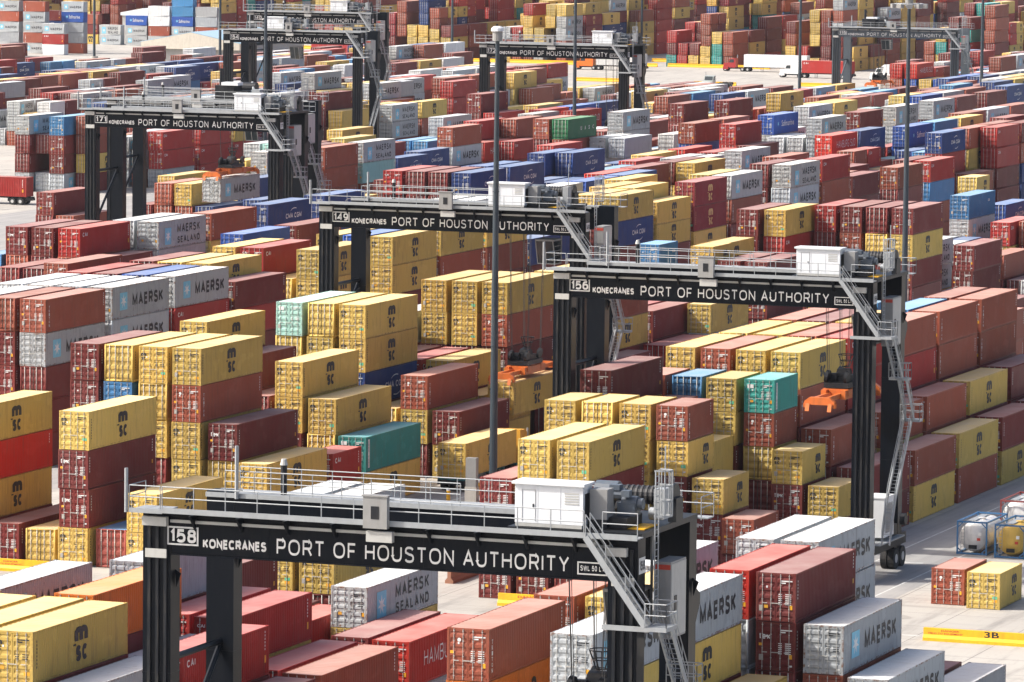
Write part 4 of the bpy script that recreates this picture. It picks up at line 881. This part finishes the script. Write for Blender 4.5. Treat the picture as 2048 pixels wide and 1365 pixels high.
def make_crane(num, x, y, tx, label, old=False, grey=False):
    t = thing('gantry_crane', label, 'gantry crane', (x, y, 0), 0, 'rubber tyred gantry cranes over the stacks')
    body = GREYP if grey else NAVY
    if grey: t.scale = (1, 1, .872)
    def P(name, key, fn, par=t, mat=None):
        me = cached(('crane', key), fn); o = bpy.data.objects.new(name, me); C.objects.link(o); o.parent = par
        if grey and me.materials and me.materials[0] == NAVY:
            o.material_slots[0].link = 'OBJECT'; o.material_slots[0].material = GREYP
        return o
    gf = P('girder', 'gf', lambda: c_girder(True))
    if num:
        P('lettering', 'txt', c_text, gf); P('load_plate', 'lp', c_load_plate, gf); pl = P('number_plate', 'np', c_plate, gf)
        mb = MB(); mb.mat(PRINT['white_print']); stext(mb, num, (.15, -.03, 20.76), (1, 0, 0), (0, 0, 1), .66, 1.34, .21, .16); ob('number', mb.mesh('number'), gf)
        mb = MB(); mb.mat(PRINT['white_print']); mb.box(23.645, .12, 20.55, 23.66, .98, 21.3); mb.mat(PRINT['black_print']); stext(mb, num, (23.665, .2, 20.7), (0, 1, 0), (0, 0, 1), .45, .7, .24, .16); ob('number_plate', mb.mesh('number_plate'), t)
    P('girder', 'gr', lambda: c_girder(False))
    for r in (0, 1):
        for b in (0, 1): P('leg', ('leg', r, b), lambda: c_leg(r, b))
        P('conduit', ('con', r), lambda: c_conduit(r)); P('cable_bracket', ('cb', r), lambda: c_bracket(r)); s = P('sill_beam', ('sill', r), lambda: c_sill(r))
        for yb in (-.9, GD + .9):
            for dy in (-.15, 1.6):
                for dx in (.28, .86):
                    w = P('wheel', 'wheel', c_wheel, s); w.location = ((22.35 if r else -1.1) + dx, yb + dy - .3, 0)
    P('exhaust_pipe', 'exh', c_exhaust); P('junction_box', 'jb', c_junction); P('cable_duct', 'duct', c_duct); P('brace', 'brace', c_brace)
    for f in (True, False): w = P('walkway', ('walk', f), lambda: c_walkway(f)); P('handrail', ('rail', f), lambda: c_rail(f), w)
    P('stair_flight', 's1', lambda: c_stair((21.4, -.95, 22.3), (24.35, -.95, 18.3), (0, .62, 0)))
    P('landing', 'l1', lambda: c_landing(24.35, -1.05, 25.4, .5, 18.3))
    mb = cached(('crane', 'bar'), lambda: MB().mat(STEEL).bar((22.1, -.5, 18.12), (24.4, -.5, 18.12), .16, .22).mesh('support_bar')); ob('support_bar', mb, t)
    P('stair_flight', 's2', lambda: c_stair((24.45, .5, 18.3), (24.45, 3.2, 14.9), (.62, 0, 0))); P('landing', 'l2', lambda: c_landing(24.0, 3.2, 25.5, 4.0, 14.9))
    P('stair_flight', 's3', lambda: c_stair((24.45, 4.0, 14.9), (24.45, 6.4, 11.5), (.62, 0, 0))); P('landing', 'l3', lambda: c_landing(24.0, 6.4, 25.5, 7.3, 11.5))
    P('stair_flight', 's4', lambda: c_stair((24.3, 6.4, 11.5), (24.3, 2.4, 6.0), (.62, 0, 0))); P('stair_flight', 's5', lambda: c_stair((24.3, 2.4, 6.0), (24.3, 1.0, 2.7), (.62, 0, 0)))
    P('caged_ladder', 'lad', c_ladder); P('control_cabinet', 'cab', c_cabinet); P('power_cabinet', 'pow', c_power); P('lamp_bracket', 'lb', c_camera)
    tr = P('trolley', 'deck', t_deck); tr.location = (tx, 0, -.42)
    if old: P('engine', 'eng', t_old_engine, tr)
    else:
        for nme, fn in (('machinery_house', t_house), ('electrical_panel', t_panel), ('hoist_drum', t_drum), ('hoist_motor', t_motor)): P(nme, nme, fn, tr)
    P('operator_cab', 'opcab', t_cab, tr).location = (2.6, 0, 0)
    return t
CRANES = [('158', -101.0, 225.3, 17.45, 'nearest navy gantry crane, numbered 158 on its front girder', 0, 0), ('156', -131.7, 367.0, 17.6, 'navy gantry crane numbered 156 right of the tall lamp mast', 0, 0),
          ('149', -174.6, 424.6, 14.5, 'navy gantry crane numbered 149 behind the tall lamp mast', 0, 0), ('171', -260.4, 559.5, 17.7, 'navy gantry crane numbered 171 at the left of the yard', 0, 0),
          ('', -268.6, 583.4, 12.4, 'navy gantry crane with dark engine on top, close behind crane 171', 1, 0), ('172', -293.3, 777.2, 17.6, 'navy gantry crane numbered 172 at the top middle of the yard', 0, 0),
          ('154', -350.3, 806.2, 6.2, 'navy gantry crane numbered 154 in front of the blue roofed shed', 0, 0), ('140', -384.6, 896.2, 15.2, 'navy gantry crane numbered 140 just behind crane 154', 0, 0),
          ('115', -290.7, 961.0, 4.0, 'grey gantry crane numbered 115 at the top right of the yard', 1, 1), ('', -461.0, 1300.0, 12, 'far navy gantry crane, legs showing behind crane 172', 0, 0), ('', -401.0, 1290.0, 12, 'far navy gantry crane, legs showing left of crane 115', 0, 0)]
for c in CRANES: make_crane(*c[:5], old=bool(c[5]), grey=bool(c[6]))

# ------------------------------------------------------------------ spreaders hanging on their ropes (modelled about the centre of the load)
def s_frame(L):
    mb = MB(); mb.mat(ORANGE); h = L / 2
    for sy in (-1, 1):
        y = sy * (h - .25); mb.prism([(-1.15, .0), (1.15, .0), (1.15, .25), (.75, .55), (-.75, .55), (-1.15, .25)], 1, y - .22, y + .22)
        for sx in (-1, 1): mb.box(sx * 1.12 - .1, y - .2, -.22, sx * 1.12 + .1, y + .2, .1); mb.bar((sx * .45, sy * 1.6, .35), (sx * .45, sy * (h - .5), .35), .22, .36)
        mb.prism([(sy * h, .1), (sy * (h + .25), -.45), (sy * (h + .3), -.45), (sy * (h + .1), .12)], 0, .7, 1.0); mb.prism([(sy * h, .1), (sy * (h + .25), -.45), (sy * (h + .3), -.45), (sy * (h + .1), .12)], 0, -1.0, -.7)
    for sx in (-1, 1): mb.box(sx * .75 - .2, -2.6, .1, sx * .75 + .2, 2.6, .75)
    mb.box(-1.0, -2.0, .3, 1.0, -1.4, .8); mb.box(-1.0, 1.4, .3, 1.0, 2.0, .8); mb.box(-.8, -.6, .3, .8, .6, .85)
    return mb.mesh('spreader_frame')
def s_head():
    mb = MB(); mb.mat(DARK); mb.box(-.95, -1.9, .86, .95, 1.9, 1.25)
    for x in (-.75, .75):
        for y in (-1.6, 1.6): mb.tube((x - .12, y, 1.7), (x + .12, y, 1.65), .48, 14)
    mb.tube((-.4, 0, 1.6), (.5, 0, 1.6), .6, 12); mb.box(-.6, -.9, 1.25, .7, .9, 1.7); mb.tube((-.9, -.9, 1.5), (-.2, -.9, 1.5), .4, 10); return mb.mesh('headblock')
def s_basket():
    mb = MB(); mb.mat(DARK); r0, r1 = .28, .62
    for k in range(10):
        a = 2 * math.pi * k / 10; mb.tube((.2 + r0 * math.cos(a), r0 * math.sin(a), 2.3), (.2 + r1 * math.cos(a), r1 * math.sin(a), 3.2), .025, 4)
    for r, z in ((r0, 2.3), (.45, 2.75), (r1, 3.2)):
        for k in range(10): a, b = 2 * math.pi * k / 10, 2 * math.pi * (k + 1) / 10; mb.tube((.2 + r * math.cos(a), r * math.sin(a), z), (.2 + r * math.cos(b), r * math.sin(b), z), .03, 4)
    return mb.mesh('cable_basket')
def make_spreader(x, y, z, L, label):
    t = thing('spreader', label, 'spreader', (x, y, z), 0, 'orange spreaders under the cranes')
    ob('spreader_frame', cached(('spr', L), lambda: s_frame(L)), t); h = ob('headblock', cached('head', s_head), t); ob('cable_basket', cached('basket', s_basket), h)
    top = 22.6 - z; ends = [(sx * .75 + dx, sy * 1.6 + dy) for sx in (-1, 1) for sy in (-1, 1) for dx, dy in ((-.15, .45), (.30, -.45), (.05, .0))]
    for px, py in ends:
        me = cached(('rope', px, py, round(top, 2)), lambda: MB().mat(ROPE).tube((px, py, 1.9), (px * 1.12 + (0.15 if px > 0 else -.15), py * 1.1, top), .02, 5).mesh('wire_rope')); ob('wire_rope', me, t)
make_spreader(-101 + 20.3, 229.4, 13.1, L40, 'orange spreader with black headblock hanging under crane 158')
make_spreader(-131.7 + 20.3, 370.9, 13.2, L40, 'empty orange spreader hanging under crane 156 by its right leg')
make_spreader(-157.5 - W / 2, 424.8 + L40 / 2, 4.22 + HHC + .25, L40, 'orange spreader of crane 149 gripping a mustard yellow container')
make_spreader(-254.9 - W / 2, 583.9 + L40 / 2, 9.88 + HHC + .25, L40, 'orange spreader behind crane 171 gripping a pale grey container')
make_spreader(-293.3 + 20.2, 781, 8.4, L40, 'small orange spreader hanging under crane 172 near the ground')
make_spreader(-289.4 + 6.2, 963.7, 8.6, L40, 'far orange spreader hanging low under grey crane 115')

# ------------------------------------------------------------------ lamp masts
def mast_parts(h):
    mb = MB(); mb.mat(MAST); zs = [.9, h * .33, h * .66, h]; rs = [.345, .295, .235, .17]
    for k in range(3): mb.tube((0, 0, zs[k]), (0, 0, zs[k + 1]), rs[k], 14, rs[k + 1], caps=k == 2); mb.tube((0, 0, zs[k + 1] - .1), (0, 0, zs[k + 1]), rs[k + 1] + .03, 14)
    pole = mb.mesh('pole')
    mb = MB(); mb.mat(CONC); mb.tube((0, 0, 0), (0, 0, .9), .95, 16); base = mb.mesh('base')
    mb = MB(); mb.mat(WHITE); mb.tube((0, 0, h), (0, 0, h + .25), .55, 16, .5); mb.tube((0, 0, h + .25), (0, 0, h + .4), .5, 16, .3); mb.mat(CABINET); mb.tube((0, 0, h - .8), (0, 0, h), .42, 12); head = mb.mesh('mast_head')
    mb = MB(); mb.mat(STEEL)
    for k in range(24): a, b = 2 * math.pi * k / 24, 2 * math.pi * (k + 1) / 24; mb.tube((1.45 * math.cos(a), 1.45 * math.sin(a), h - .6), (1.45 * math.cos(b), 1.45 * math.sin(b), h - .6), .05, 4)
    for k in range(6): a = math.pi * k / 3; mb.bar((.25 * math.cos(a), .25 * math.sin(a), h - .6), (1.45 * math.cos(a), 1.45 * math.sin(a), h - .6), .08, .08)
    ring = mb.mesh('lamp_ring')
    mb = MB(); mb.mat(CABINET); mb.box(-.3, -.28, -.3, .3, .28, .1); mb.mat(WHITE); mb.box(-.26, -.24, -.33, .26, .24, -.3); lamp = mb.mesh('floodlight')
    return pole, base, head, ring, lamp
def make_mast(x, y, h, label, lamps=True):
    t = thing('lamp_mast', label, 'lamp mast', (x, y, 0), 0, 'tall lamp masts standing in the lanes')
    pole, base, head, ring, lamp = cached(('mast', h), lambda: mast_parts(h))
    ob('pole', pole, t); ob('base', base, t); ob('mast_head', head, t)
    if lamps:
        r = ob('lamp_ring', ring, t)
        for k in range(10): a = 2 * math.pi * k / 10; l_ = ob('floodlight', lamp, r); l_.location = (1.6 * math.cos(a), 1.6 * math.sin(a), h - .7); l_.rotation_euler = (0, 0, a)
make_mast(-150.6, 401.5, 38.6, 'tall slate lamp mast with white cap in front of crane 149', False)
for x, y, l in ((-146.6, 509, 'tall slate lamp mast rising behind the right leg of crane 156'), (-266.9, 745, 'lamp mast crossing the lettering of the top middle crane'), (-328.4, 770, 'lamp mast before the crane nearest the blue roofed shed'),
                (-463, 1060, 'thin lamp mast just left of crane 154'), (-437, 1135, 'thin lamp mast between cranes 140 and 172'), (-310.5, 1000, 'lamp mast left of grey crane 115'), (-238, 872, 'lamp mast right of grey crane 115'),
                (-541.5, 1163, 'thin lamp mast left of the blue roofed shed'), (-430, 1250, 'far lamp mast above the white house of crane 172'), (-405, 1270, 'far lamp mast on a pale base behind the white trailer')):
    make_mast(x, y, 38.8 if y < 600 else 40.0, l)
mb = MB(); mb.mat(CABINET); mb.box(-.45, -.3, 1.2, .45, .3, 3.6); mb.mat(CONC); mb.box(-.5, -.35, 0, .5, .35, 1.2)
o = thing('electrical_cabinet', 'grey electrical cabinet at the foot of the tall lamp mast', 'electrical cabinet', (-151.6, 399.2, 0)); ob('cabinet', mb.mesh('cabinet'), o)
bm_ = MB(); bm_.mat(YELLOW).tube((0, 0, 0), (0, 0, 1.05), .16, 10); bm_.mat(WHITE).tube((0, 0, 1.05), (0, 0, 1.2), .165, 10); bm_ = bm_.mesh('bollard')
for k, (x, y) in enumerate(((-152.9, 397.2), (-149.7, 397.6), (-149.0, 402.8), (-152.6, 403.2))):
    o = ob('bollard', bm_, None, None, (x, y, 0)); o['label'] = 'yellow bollard %s of the tall lamp mast base' % ('left, in front', 'right, in front', 'right, behind', 'left, behind')[k]; o['category'] = 'bollard'; o['group'] = 'yellow bollards round the mast base'

# ------------------------------------------------------------------ trucks
def truck_wheel(): mb = MB(); mb.mat(TYRE); mb.tube((-.3, 0, .52), (.3, 0, .52), .52, 16); mb.mat(RIM); mb.tube((-.31, 0, .52), (.31, 0, .52), .25, 12); return mb.mesh('wheel')
def cab_mesh(col, sleeper):
    mb = MB(); mb.mat(col)
    mb.prism([(2.1, .9), (2.1, 1.9), (.9, 2.05), (.55, 3.0), (-.9, 3.1), (-.9, .9)], 0, -1.05, 1.05)      # profile along y
    if sleeper: mb.prism([(-.9, .9), (-.9, 3.1), (-.3, 3.2), (-1.2, 3.85), (-2.5, 3.9), (-2.5, .9)], 0, -1.15, 1.15)
    for s in (-1, 1): mb.box(s * 1.1 - .18, .9, .5, s * 1.1 + .18, 2.15, 1.1)
    mb.mat(STEEL); mb.box(-1.1, 2.1, .5, 1.1, 2.3, .85); mb.tube((1.15, -.7, 1.0), (1.15, -.7, 3.9), .09, 8); mb.box(-.55, 2.11, .9, .55, 2.14, 1.75)
    mb.mat(DARK); mb.box(-.9, -4.0, .6, .9, 1.0, .95); return mb.mesh('cab')
def cab_glass():
    mb = MB(); mb.mat(GLASS); mb.face([(-.95, .905, 2.12), (.95, .905, 2.12), (.9, .58, 2.95), (-.9, .58, 2.95)])
    for s in (-1, 1): mb.face([(s * 1.06, .75, 2.1), (s * 1.06, .45, 2.85), (s * 1.06, -.5, 2.9), (s * 1.06, -.5, 2.1)][::s])
    return mb.mesh('windscreen')
def chassis_mesh(L, col):
    mb = MB(); mb.mat(col)
    for s in (-.5, .5): mb.box(s - .1, -L, .95, s + .1, 0, 1.18)
    for k in range(5): y = -L + .12 + k * (L - .24) / 4; mb.box(-1.2, y - .12, .98, 1.2, y + .12, 1.15)
    mb.mat(DARK); mb.box(-.9, -L + .8, .5, .9, -L + 3.4, .95); mb.box(-1.2, -L - .1, .6, 1.2, -L + .05, .98); mb.mat(STEEL)
    for s in (-.8, .8): mb.box(s - .06, -L * .26, .1, s + .06, -L * .26 + .12, .95)
    return mb.mesh('chassis')
def make_truck(x, y, rz, col, label, L=12.4, chassis=DARK, sleeper=True, trailer=None, cab=True):
    """x, y = the point of the trailer's front; heading +y turned by rz"""
    t = thing('semi_truck' if cab else 'container_chassis', label, 'truck' if cab else 'chassis', (x, y, 0), rz, 'trucks in the lanes of the yard')
    ys = [-L + 1.2, -L + 2.5]
    ch = ob('chassis', cached(('ch', L, chassis.name), lambda: chassis_mesh(L, chassis)), t)
    wm = cached('twheel', truck_wheel)
    for yy in ys:
        for s in (-.95, .95): w = ob('wheel', wm, t); w.location = (s, yy, 0)
    if cab:
        ob('cab', cached(('cab', col.name, sleeper), lambda: cab_mesh(col, sleeper)), t).location = (0, 3.3, 0); g_ = ob('windscreen', cached('cabglass', cab_glass), t); g_.location = (0, 3.3, 0)
        for yy in (4.9, .6, -.7):
            for s in (-.95, .95): w = ob('wheel', wm, t); w.location = (s, yy, 0)
    if trailer:
        mb = MB(); mb.mat(trailer); mb.box(-1.28, -L, 1.2, 1.28, .2, 4.1); mb.box(-1.3, -L - .02, 1.15, 1.3, .22, 1.3); mb.mat(DUCT)
        for k in range(int(L / 1.3)): mb.box(1.28, -L + .6 + k * 1.3, 1.3, 1.295, -L + .63 + k * 1.3, 4.05); mb.box(-1.295, -L + .6 + k * 1.3, 1.3, -1.28, -L + .63 + k * 1.3, 4.05)
        ob('trailer_box', mb.mesh('trailer_box'), t)
    return t
red_cab = simple('truck_red', (0.35, .03, .03), .35, dirt_amt=.1); org_cab = simple('truck_orange', (.75, .16, .02), .35, dirt_amt=.1); wht = simple('truck_white', (.75, .75, .74), .35, dirt_amt=.1); yel_cab = simple('truck_yellow', (.70, .36, .05), .35, dirt_amt=.1)
green_cab = simple('tractor_grey_green', (.32, .36, .34), .4, dirt_amt=.3)
make_truck(-155.35, 416.8, 0, yel_cab, 'yellow cab truck hauling a mustard container past the tall lamp mast', 12.6, TEAL)
make_container('M', -155.35 - W / 2, 404.3, 1.19, L40, HHC, 'mustard yellow container riding on the teal truck chassis by the tall mast', tone_for('M'), 'containers riding on trucks')
make_truck(-79.4, 301.0, 0, wht, 'truck chassis in the lane at the lower right corner', 12.6, DARK)
make_container('W', -79.4 - W / 2, 288.7, 1.19, L40, HHC, 'white roofed container on a chassis in the lower right corner lane', tone_for('W'), 'containers riding on trucks')
make_truck(-347.2, 697.2, math.pi / 2, wht, 'truck with dark wheels carrying a red container at the left edge', 12.4)
make_container('C', -347.2, 697.2 + W / 2, 1.19, L40, HHC, 'dark red container riding on a chassis at the left edge', tone_for('C'), 'containers riding on trucks', -math.pi / 2)
make_truck(-417, 1180, math.pi / 2, org_cab, 'orange cab truck with a white container under crane 172', 12.4)
make_container('W', -417, 1180 + W / 2, 1.19, L40, HHC, 'white container riding behind the orange cab under crane 172', tone_for('W'), 'containers riding on trucks', -math.pi / 2)
make_truck(-383.5, 1192, math.pi / 2, red_cab, 'red cab truck pulling a long white box trailer', 15.5, sleeper=False, trailer=WHITE)
make_truck(-361.5, 1167, math.pi / 2, wht, 'white sleeper cab truck pulling a red container left of crane 115', 12.4)
make_container('C', -361.5, 1167 + W / 2, 1.19, L40, HHC, 'red container riding behind the white cab left of crane 115', tone_for('C'), 'containers riding on trucks', -math.pi / 2)
make_truck(-337.5, 1160, math.pi / 2, wht, 'white truck with a brown container seen under grey crane 115', 12.4)
make_container('T', -337.5, 1160 + W / 2, 1.19, L40, HHC, 'brown container riding behind the white truck under grey crane 115', tone_for('T'), 'containers riding on trucks', -math.pi / 2)
make_truck(-361.9, 1102, math.pi, green_cab, 'grey green yard tractor facing the camera in the middle distance', 10.0, sleeper=False)
make_truck(-505, 1215, math.pi / 2, wht, 'red trailer parked behind crane 154', 14, trailer=red_cab, cab=False)
make_truck(-478, 1236, math.pi / 2, wht, 'white trailer parked under the girder of crane 154', 14, trailer=WHITE, cab=False)
for k in range(3): make_truck(-470 + 16.5 * k, 1292, math.pi / 2 + .02, wht, ('white trailer left end of the row of trailers beyond crane 140', 'middle white trailer of the row beyond crane 140', 'white trailer right end of the row beyond crane 140')[k], 14.5, trailer=WHITE, cab=False)

# ------------------------------------------------------------------ barriers
def barrier_mesh(n, txt):
    mb = MB(); mb.mat(YELLOW); mb.prism([(-.32, 0), (.32, 0), (.32, .22), (.14, .42), (.14, .88), (-.14, .88), (-.14, .42), (-.32, .22)], 0, 0, n)
    m = mb.mesh('barrier'); return m
def barrier_text(items_):
    mb = MB()
    for t, x, z, h, w, m in items_: mb.mat(m); mb.text(t, (x, -.146, z), (1, 0, 0), (0, 0, 1), h, w, .02)
    return mb.mesh('lettering')
BL, RP = PRINT['black_print'], PRINT['red_print']
def make_barrier(x, y, n, label, txt=None, rz=0, mat=None):
    t = thing('concrete_barrier', label, 'barrier', (x, y, 0), rz, 'yellow concrete barriers on the yard floor')
    b = ob('barrier', cached(('bar', n), lambda: barrier_mesh(n, None)), t, mat)
    if txt: ob('lettering', barrier_text(txt), b)
make_barrier(-96.6, 341.7, 18.0, 'yellow concrete barrier marked 3B near the right edge', [('DANGER', 1.25, .66, .13, 1.3, RP), ('YIELD TO EQUIPMENT', .3, .46, .13, 2.5, RP), ('3B', 4.3, .44, .42, 1.05, BL)])
make_barrier(-172.5, 346.4, 8.0, 'yellow concrete barrier with red warning at the left edge', [('DANGER', 4.0, .66, .13, 1.2, RP), ('YIELD TO EQUIPMENT', 3.0, .46, .13, 2.5, RP)])
make_barrier(-128.9, 345.0, 4.4, 'short yellow barrier marked danger in front of the red containers', [('DANGER', 1.5, .62, .18, 1.9, RP)])
make_barrier(-136.0, 353.6, 6.4, 'brown weathered concrete barrier standing end on behind crane 158 girder', None, math.pi / 2, BROWN)
for k, (x, y, n) in enumerate(((-478, 1206, 26), (-449, 1206, 26), (-470, 1236, 28), (-436, 1204, 26), (-421, 1232, 30), (-388, 1228, 26), (-402, 1122, 12), (-372, 1118, 10), (-349, 1125, 10), (-330, 1150, 16), (-408, 1206, 26), (-526, 1256, 18), (-500, 1230, 18))):
    make_barrier(x, y, n, 'long yellow barrier along the far cross road, number %s from the left' % NUM[[10, 7, 9, 6, 5, 3, 4, 2, 1, 0, 8, 12, 11].index(k) + 1 if False else sorted(range(13), key=lambda q: [(-478), -449, -470, -436, -421, -388, -402, -372, -349, -330, -408, -526, -500][q]).index(k) + 1])

# ------------------------------------------------------------------ tank containers
def tank_frame(L):
    mb = MB()
    for x in (.07, W - .07):
        for y in (.07, L - .07): mb.box(x - .06, y - .06, 0, x + .06, y + .06, HSTD)
        for z in (.09, HSTD - .07): mb.bar((x, .07, z), (x, L - .07, z), .10, .12)
    for y in (.07, L - .07):
        for z in (.09, HSTD - .07): mb.bar((.07, y, z), (W - .07, y, z), .10, .12)
        for s in ((.1, .5), (W - .1, W - .5)): mb.bar((s[0], y, .5), (s[1], y, .1), .07, .07); mb.bar((s[0], y, HSTD - .5), (s[1], y, HSTD - .1), .07, .07)
    return mb.mesh('frame')
def tank_shell(L):
    mb = MB(); c = (W / 2, 0, HSTD / 2 + .02); r = 1.15; ys = [.18, .28, .45, .7, L - .7, L - .45, L - .28, L - .18]; rs = [.25, .62, .9, 1, 1, .9, .62, .25]
    for k in range(7): mb.tube((c[0], ys[k], c[2]), (c[0], ys[k + 1], c[2]), r * rs[k], 24, r * rs[k + 1], caps=k in (0, 6))
    for y in (.9, 2.2, 3.7, 5.1): mb.tube((c[0], y, c[2]), (c[0], y + .08, c[2]), 1.18, 24)
    mb.tube((W / 2, .12, .55), (W / 2, .3, .55), .16, 10); mb.tube((W / 2, 2.9, HSTD - .15), (W / 2, 2.9, HSTD - .02), .3, 12)
    return mb.mesh('tank')
def make_tank(x, y, z, fm, tm, label):
    t = thing('tank_container', label, 'tank container', (x, y, z), 0, 'tank containers in steel frames')
    ob('frame', cached(('tf', fm.name), lambda: tank_frame(L20)), t, fm); s = ob('tank', cached(('ts', tm.name), lambda: tank_shell(L20)), t, tm)
    mb = MB(); mb.mat(STEEL)
    for xx in (.35, .62): mb.tube((xx, .03, .2), (xx, .03, 2.4), .025, 5)
    for k in range(8): mb.tube((.35, .03, .35 + k * .26), (.62, .03, .35 + k * .26), .02, 4)
    mb.box(.6, 1, HSTD - .09, 1.2, L20 - 1, HSTD - .05); ob('ladder', mb.mesh('ladder'), t)
    mb = MB(); mb.mat(DARK); mb.box(.95, .08, .45, 1.6, .12, .75); mb.mat(PRINT['white_print']); mb.box(1.7, .1, 1.5, 1.95, .14, 1.75); mb.mat(PRINT['red_print']); mb.box(1.6, .1, 1.1, 1.85, .14, 1.3); ob('placard', mb.mesh('placard'), t)
make_tank(-103.9 - W, 384.8, 0, BLUEF, TANKW, 'bare metal tank container in a blue frame by the lane')
make_tank(-100.7 - W, 384.0, 0, BLUEF, TANKY, 'yellow tank container in a blue frame at the right edge')
make_tank(-104.2 - W, 398.6, 0, REDF, TANKW, 'pale tank container in a dark red frame at the right edge')
make_tank(-101.2 - W, 398.8, 0, BLUEF, TANKW, 'tank container behind the yellow tank at the right edge')
make_tank(-125.9 - W, 470.0, 7.85, STEEL, TANKW, 'bare metal tank container atop a stack right of crane 156')

# ------------------------------------------------------------------ shed
t = thing('shed', 'cream gabled shed with pale blue roof behind crane 154', 'shed', (-483.0, 1062, 0))
mb = MB(); mb.mat(SHEDW); mb.box(.6, 1.2, 0, 23.4, 37, 8.4); ob('wall', mb.mesh('wall'), t)
mb = MB(); mb.mat(CREAM); mb.prism([(0, 7.6), (24, 7.6), (24, 9.0), (12, 11.3), (0, 9.0)], 1, 0, 1.19); ob('gable', mb.mesh('gable'), t)
mb = MB(); mb.mat(SHEDR); mb.prism([(-.3, 8.97), (12, 11.33), (24.3, 8.97), (24.3, 9.09), (12, 11.45), (-.3, 9.09)], 1, .02, 38); ob('roof', mb.mesh('roof'), t)
for k in range(2):
    t = thing('white_shed', ('small white roofed shed at the far left edge', 'small white roofed shed beside the far lamp mast')[k], 'shed', (-612 + 28 * k, 1212 + 60 * k, 0), 0, 'white sheds at the far left')
    mb = MB(); mb.mat(SHEDW); mb.box(0, 0, 0, 12, 10, 7); ob('wall', mb.mesh('wall'), t); mb = MB(); mb.mat(WHITE); mb.prism([(-.4, 7.02), (12.4, 7.02), (12.4, 7.8), (6, 9.0), (-.4, 7.8)], 1, -.4, 10.4); ob('roof', mb.mesh('roof'), t)

# ------------------------------------------------------------------ air
if True:
    mb = MB(); mb.box(-2700, -500, -1.0, 1500, 3100, 60)
    m = bpy.data.materials.new('haze'); m.use_nodes = True; nt = m.node_tree; nt.nodes.remove(nt.nodes['Principled BSDF'])
    pv = nt.nodes.new('ShaderNodeVolumePrincipled'); pv.inputs['Color'].default_value = (.82, .88, .96, 1); pv.inputs['Density'].default_value = 0.000025; pv.inputs['Anisotropy'].default_value = .1
    nt.links.new(pv.outputs[0], nt.nodes['Material Output'].inputs['Volume'])
    h = ob('haze', mb.mesh('haze'), None, m); h['kind'] = 'stuff'; h['label'] = 'thin pale haze over the far end of the yard'; h['category'] = 'haze'
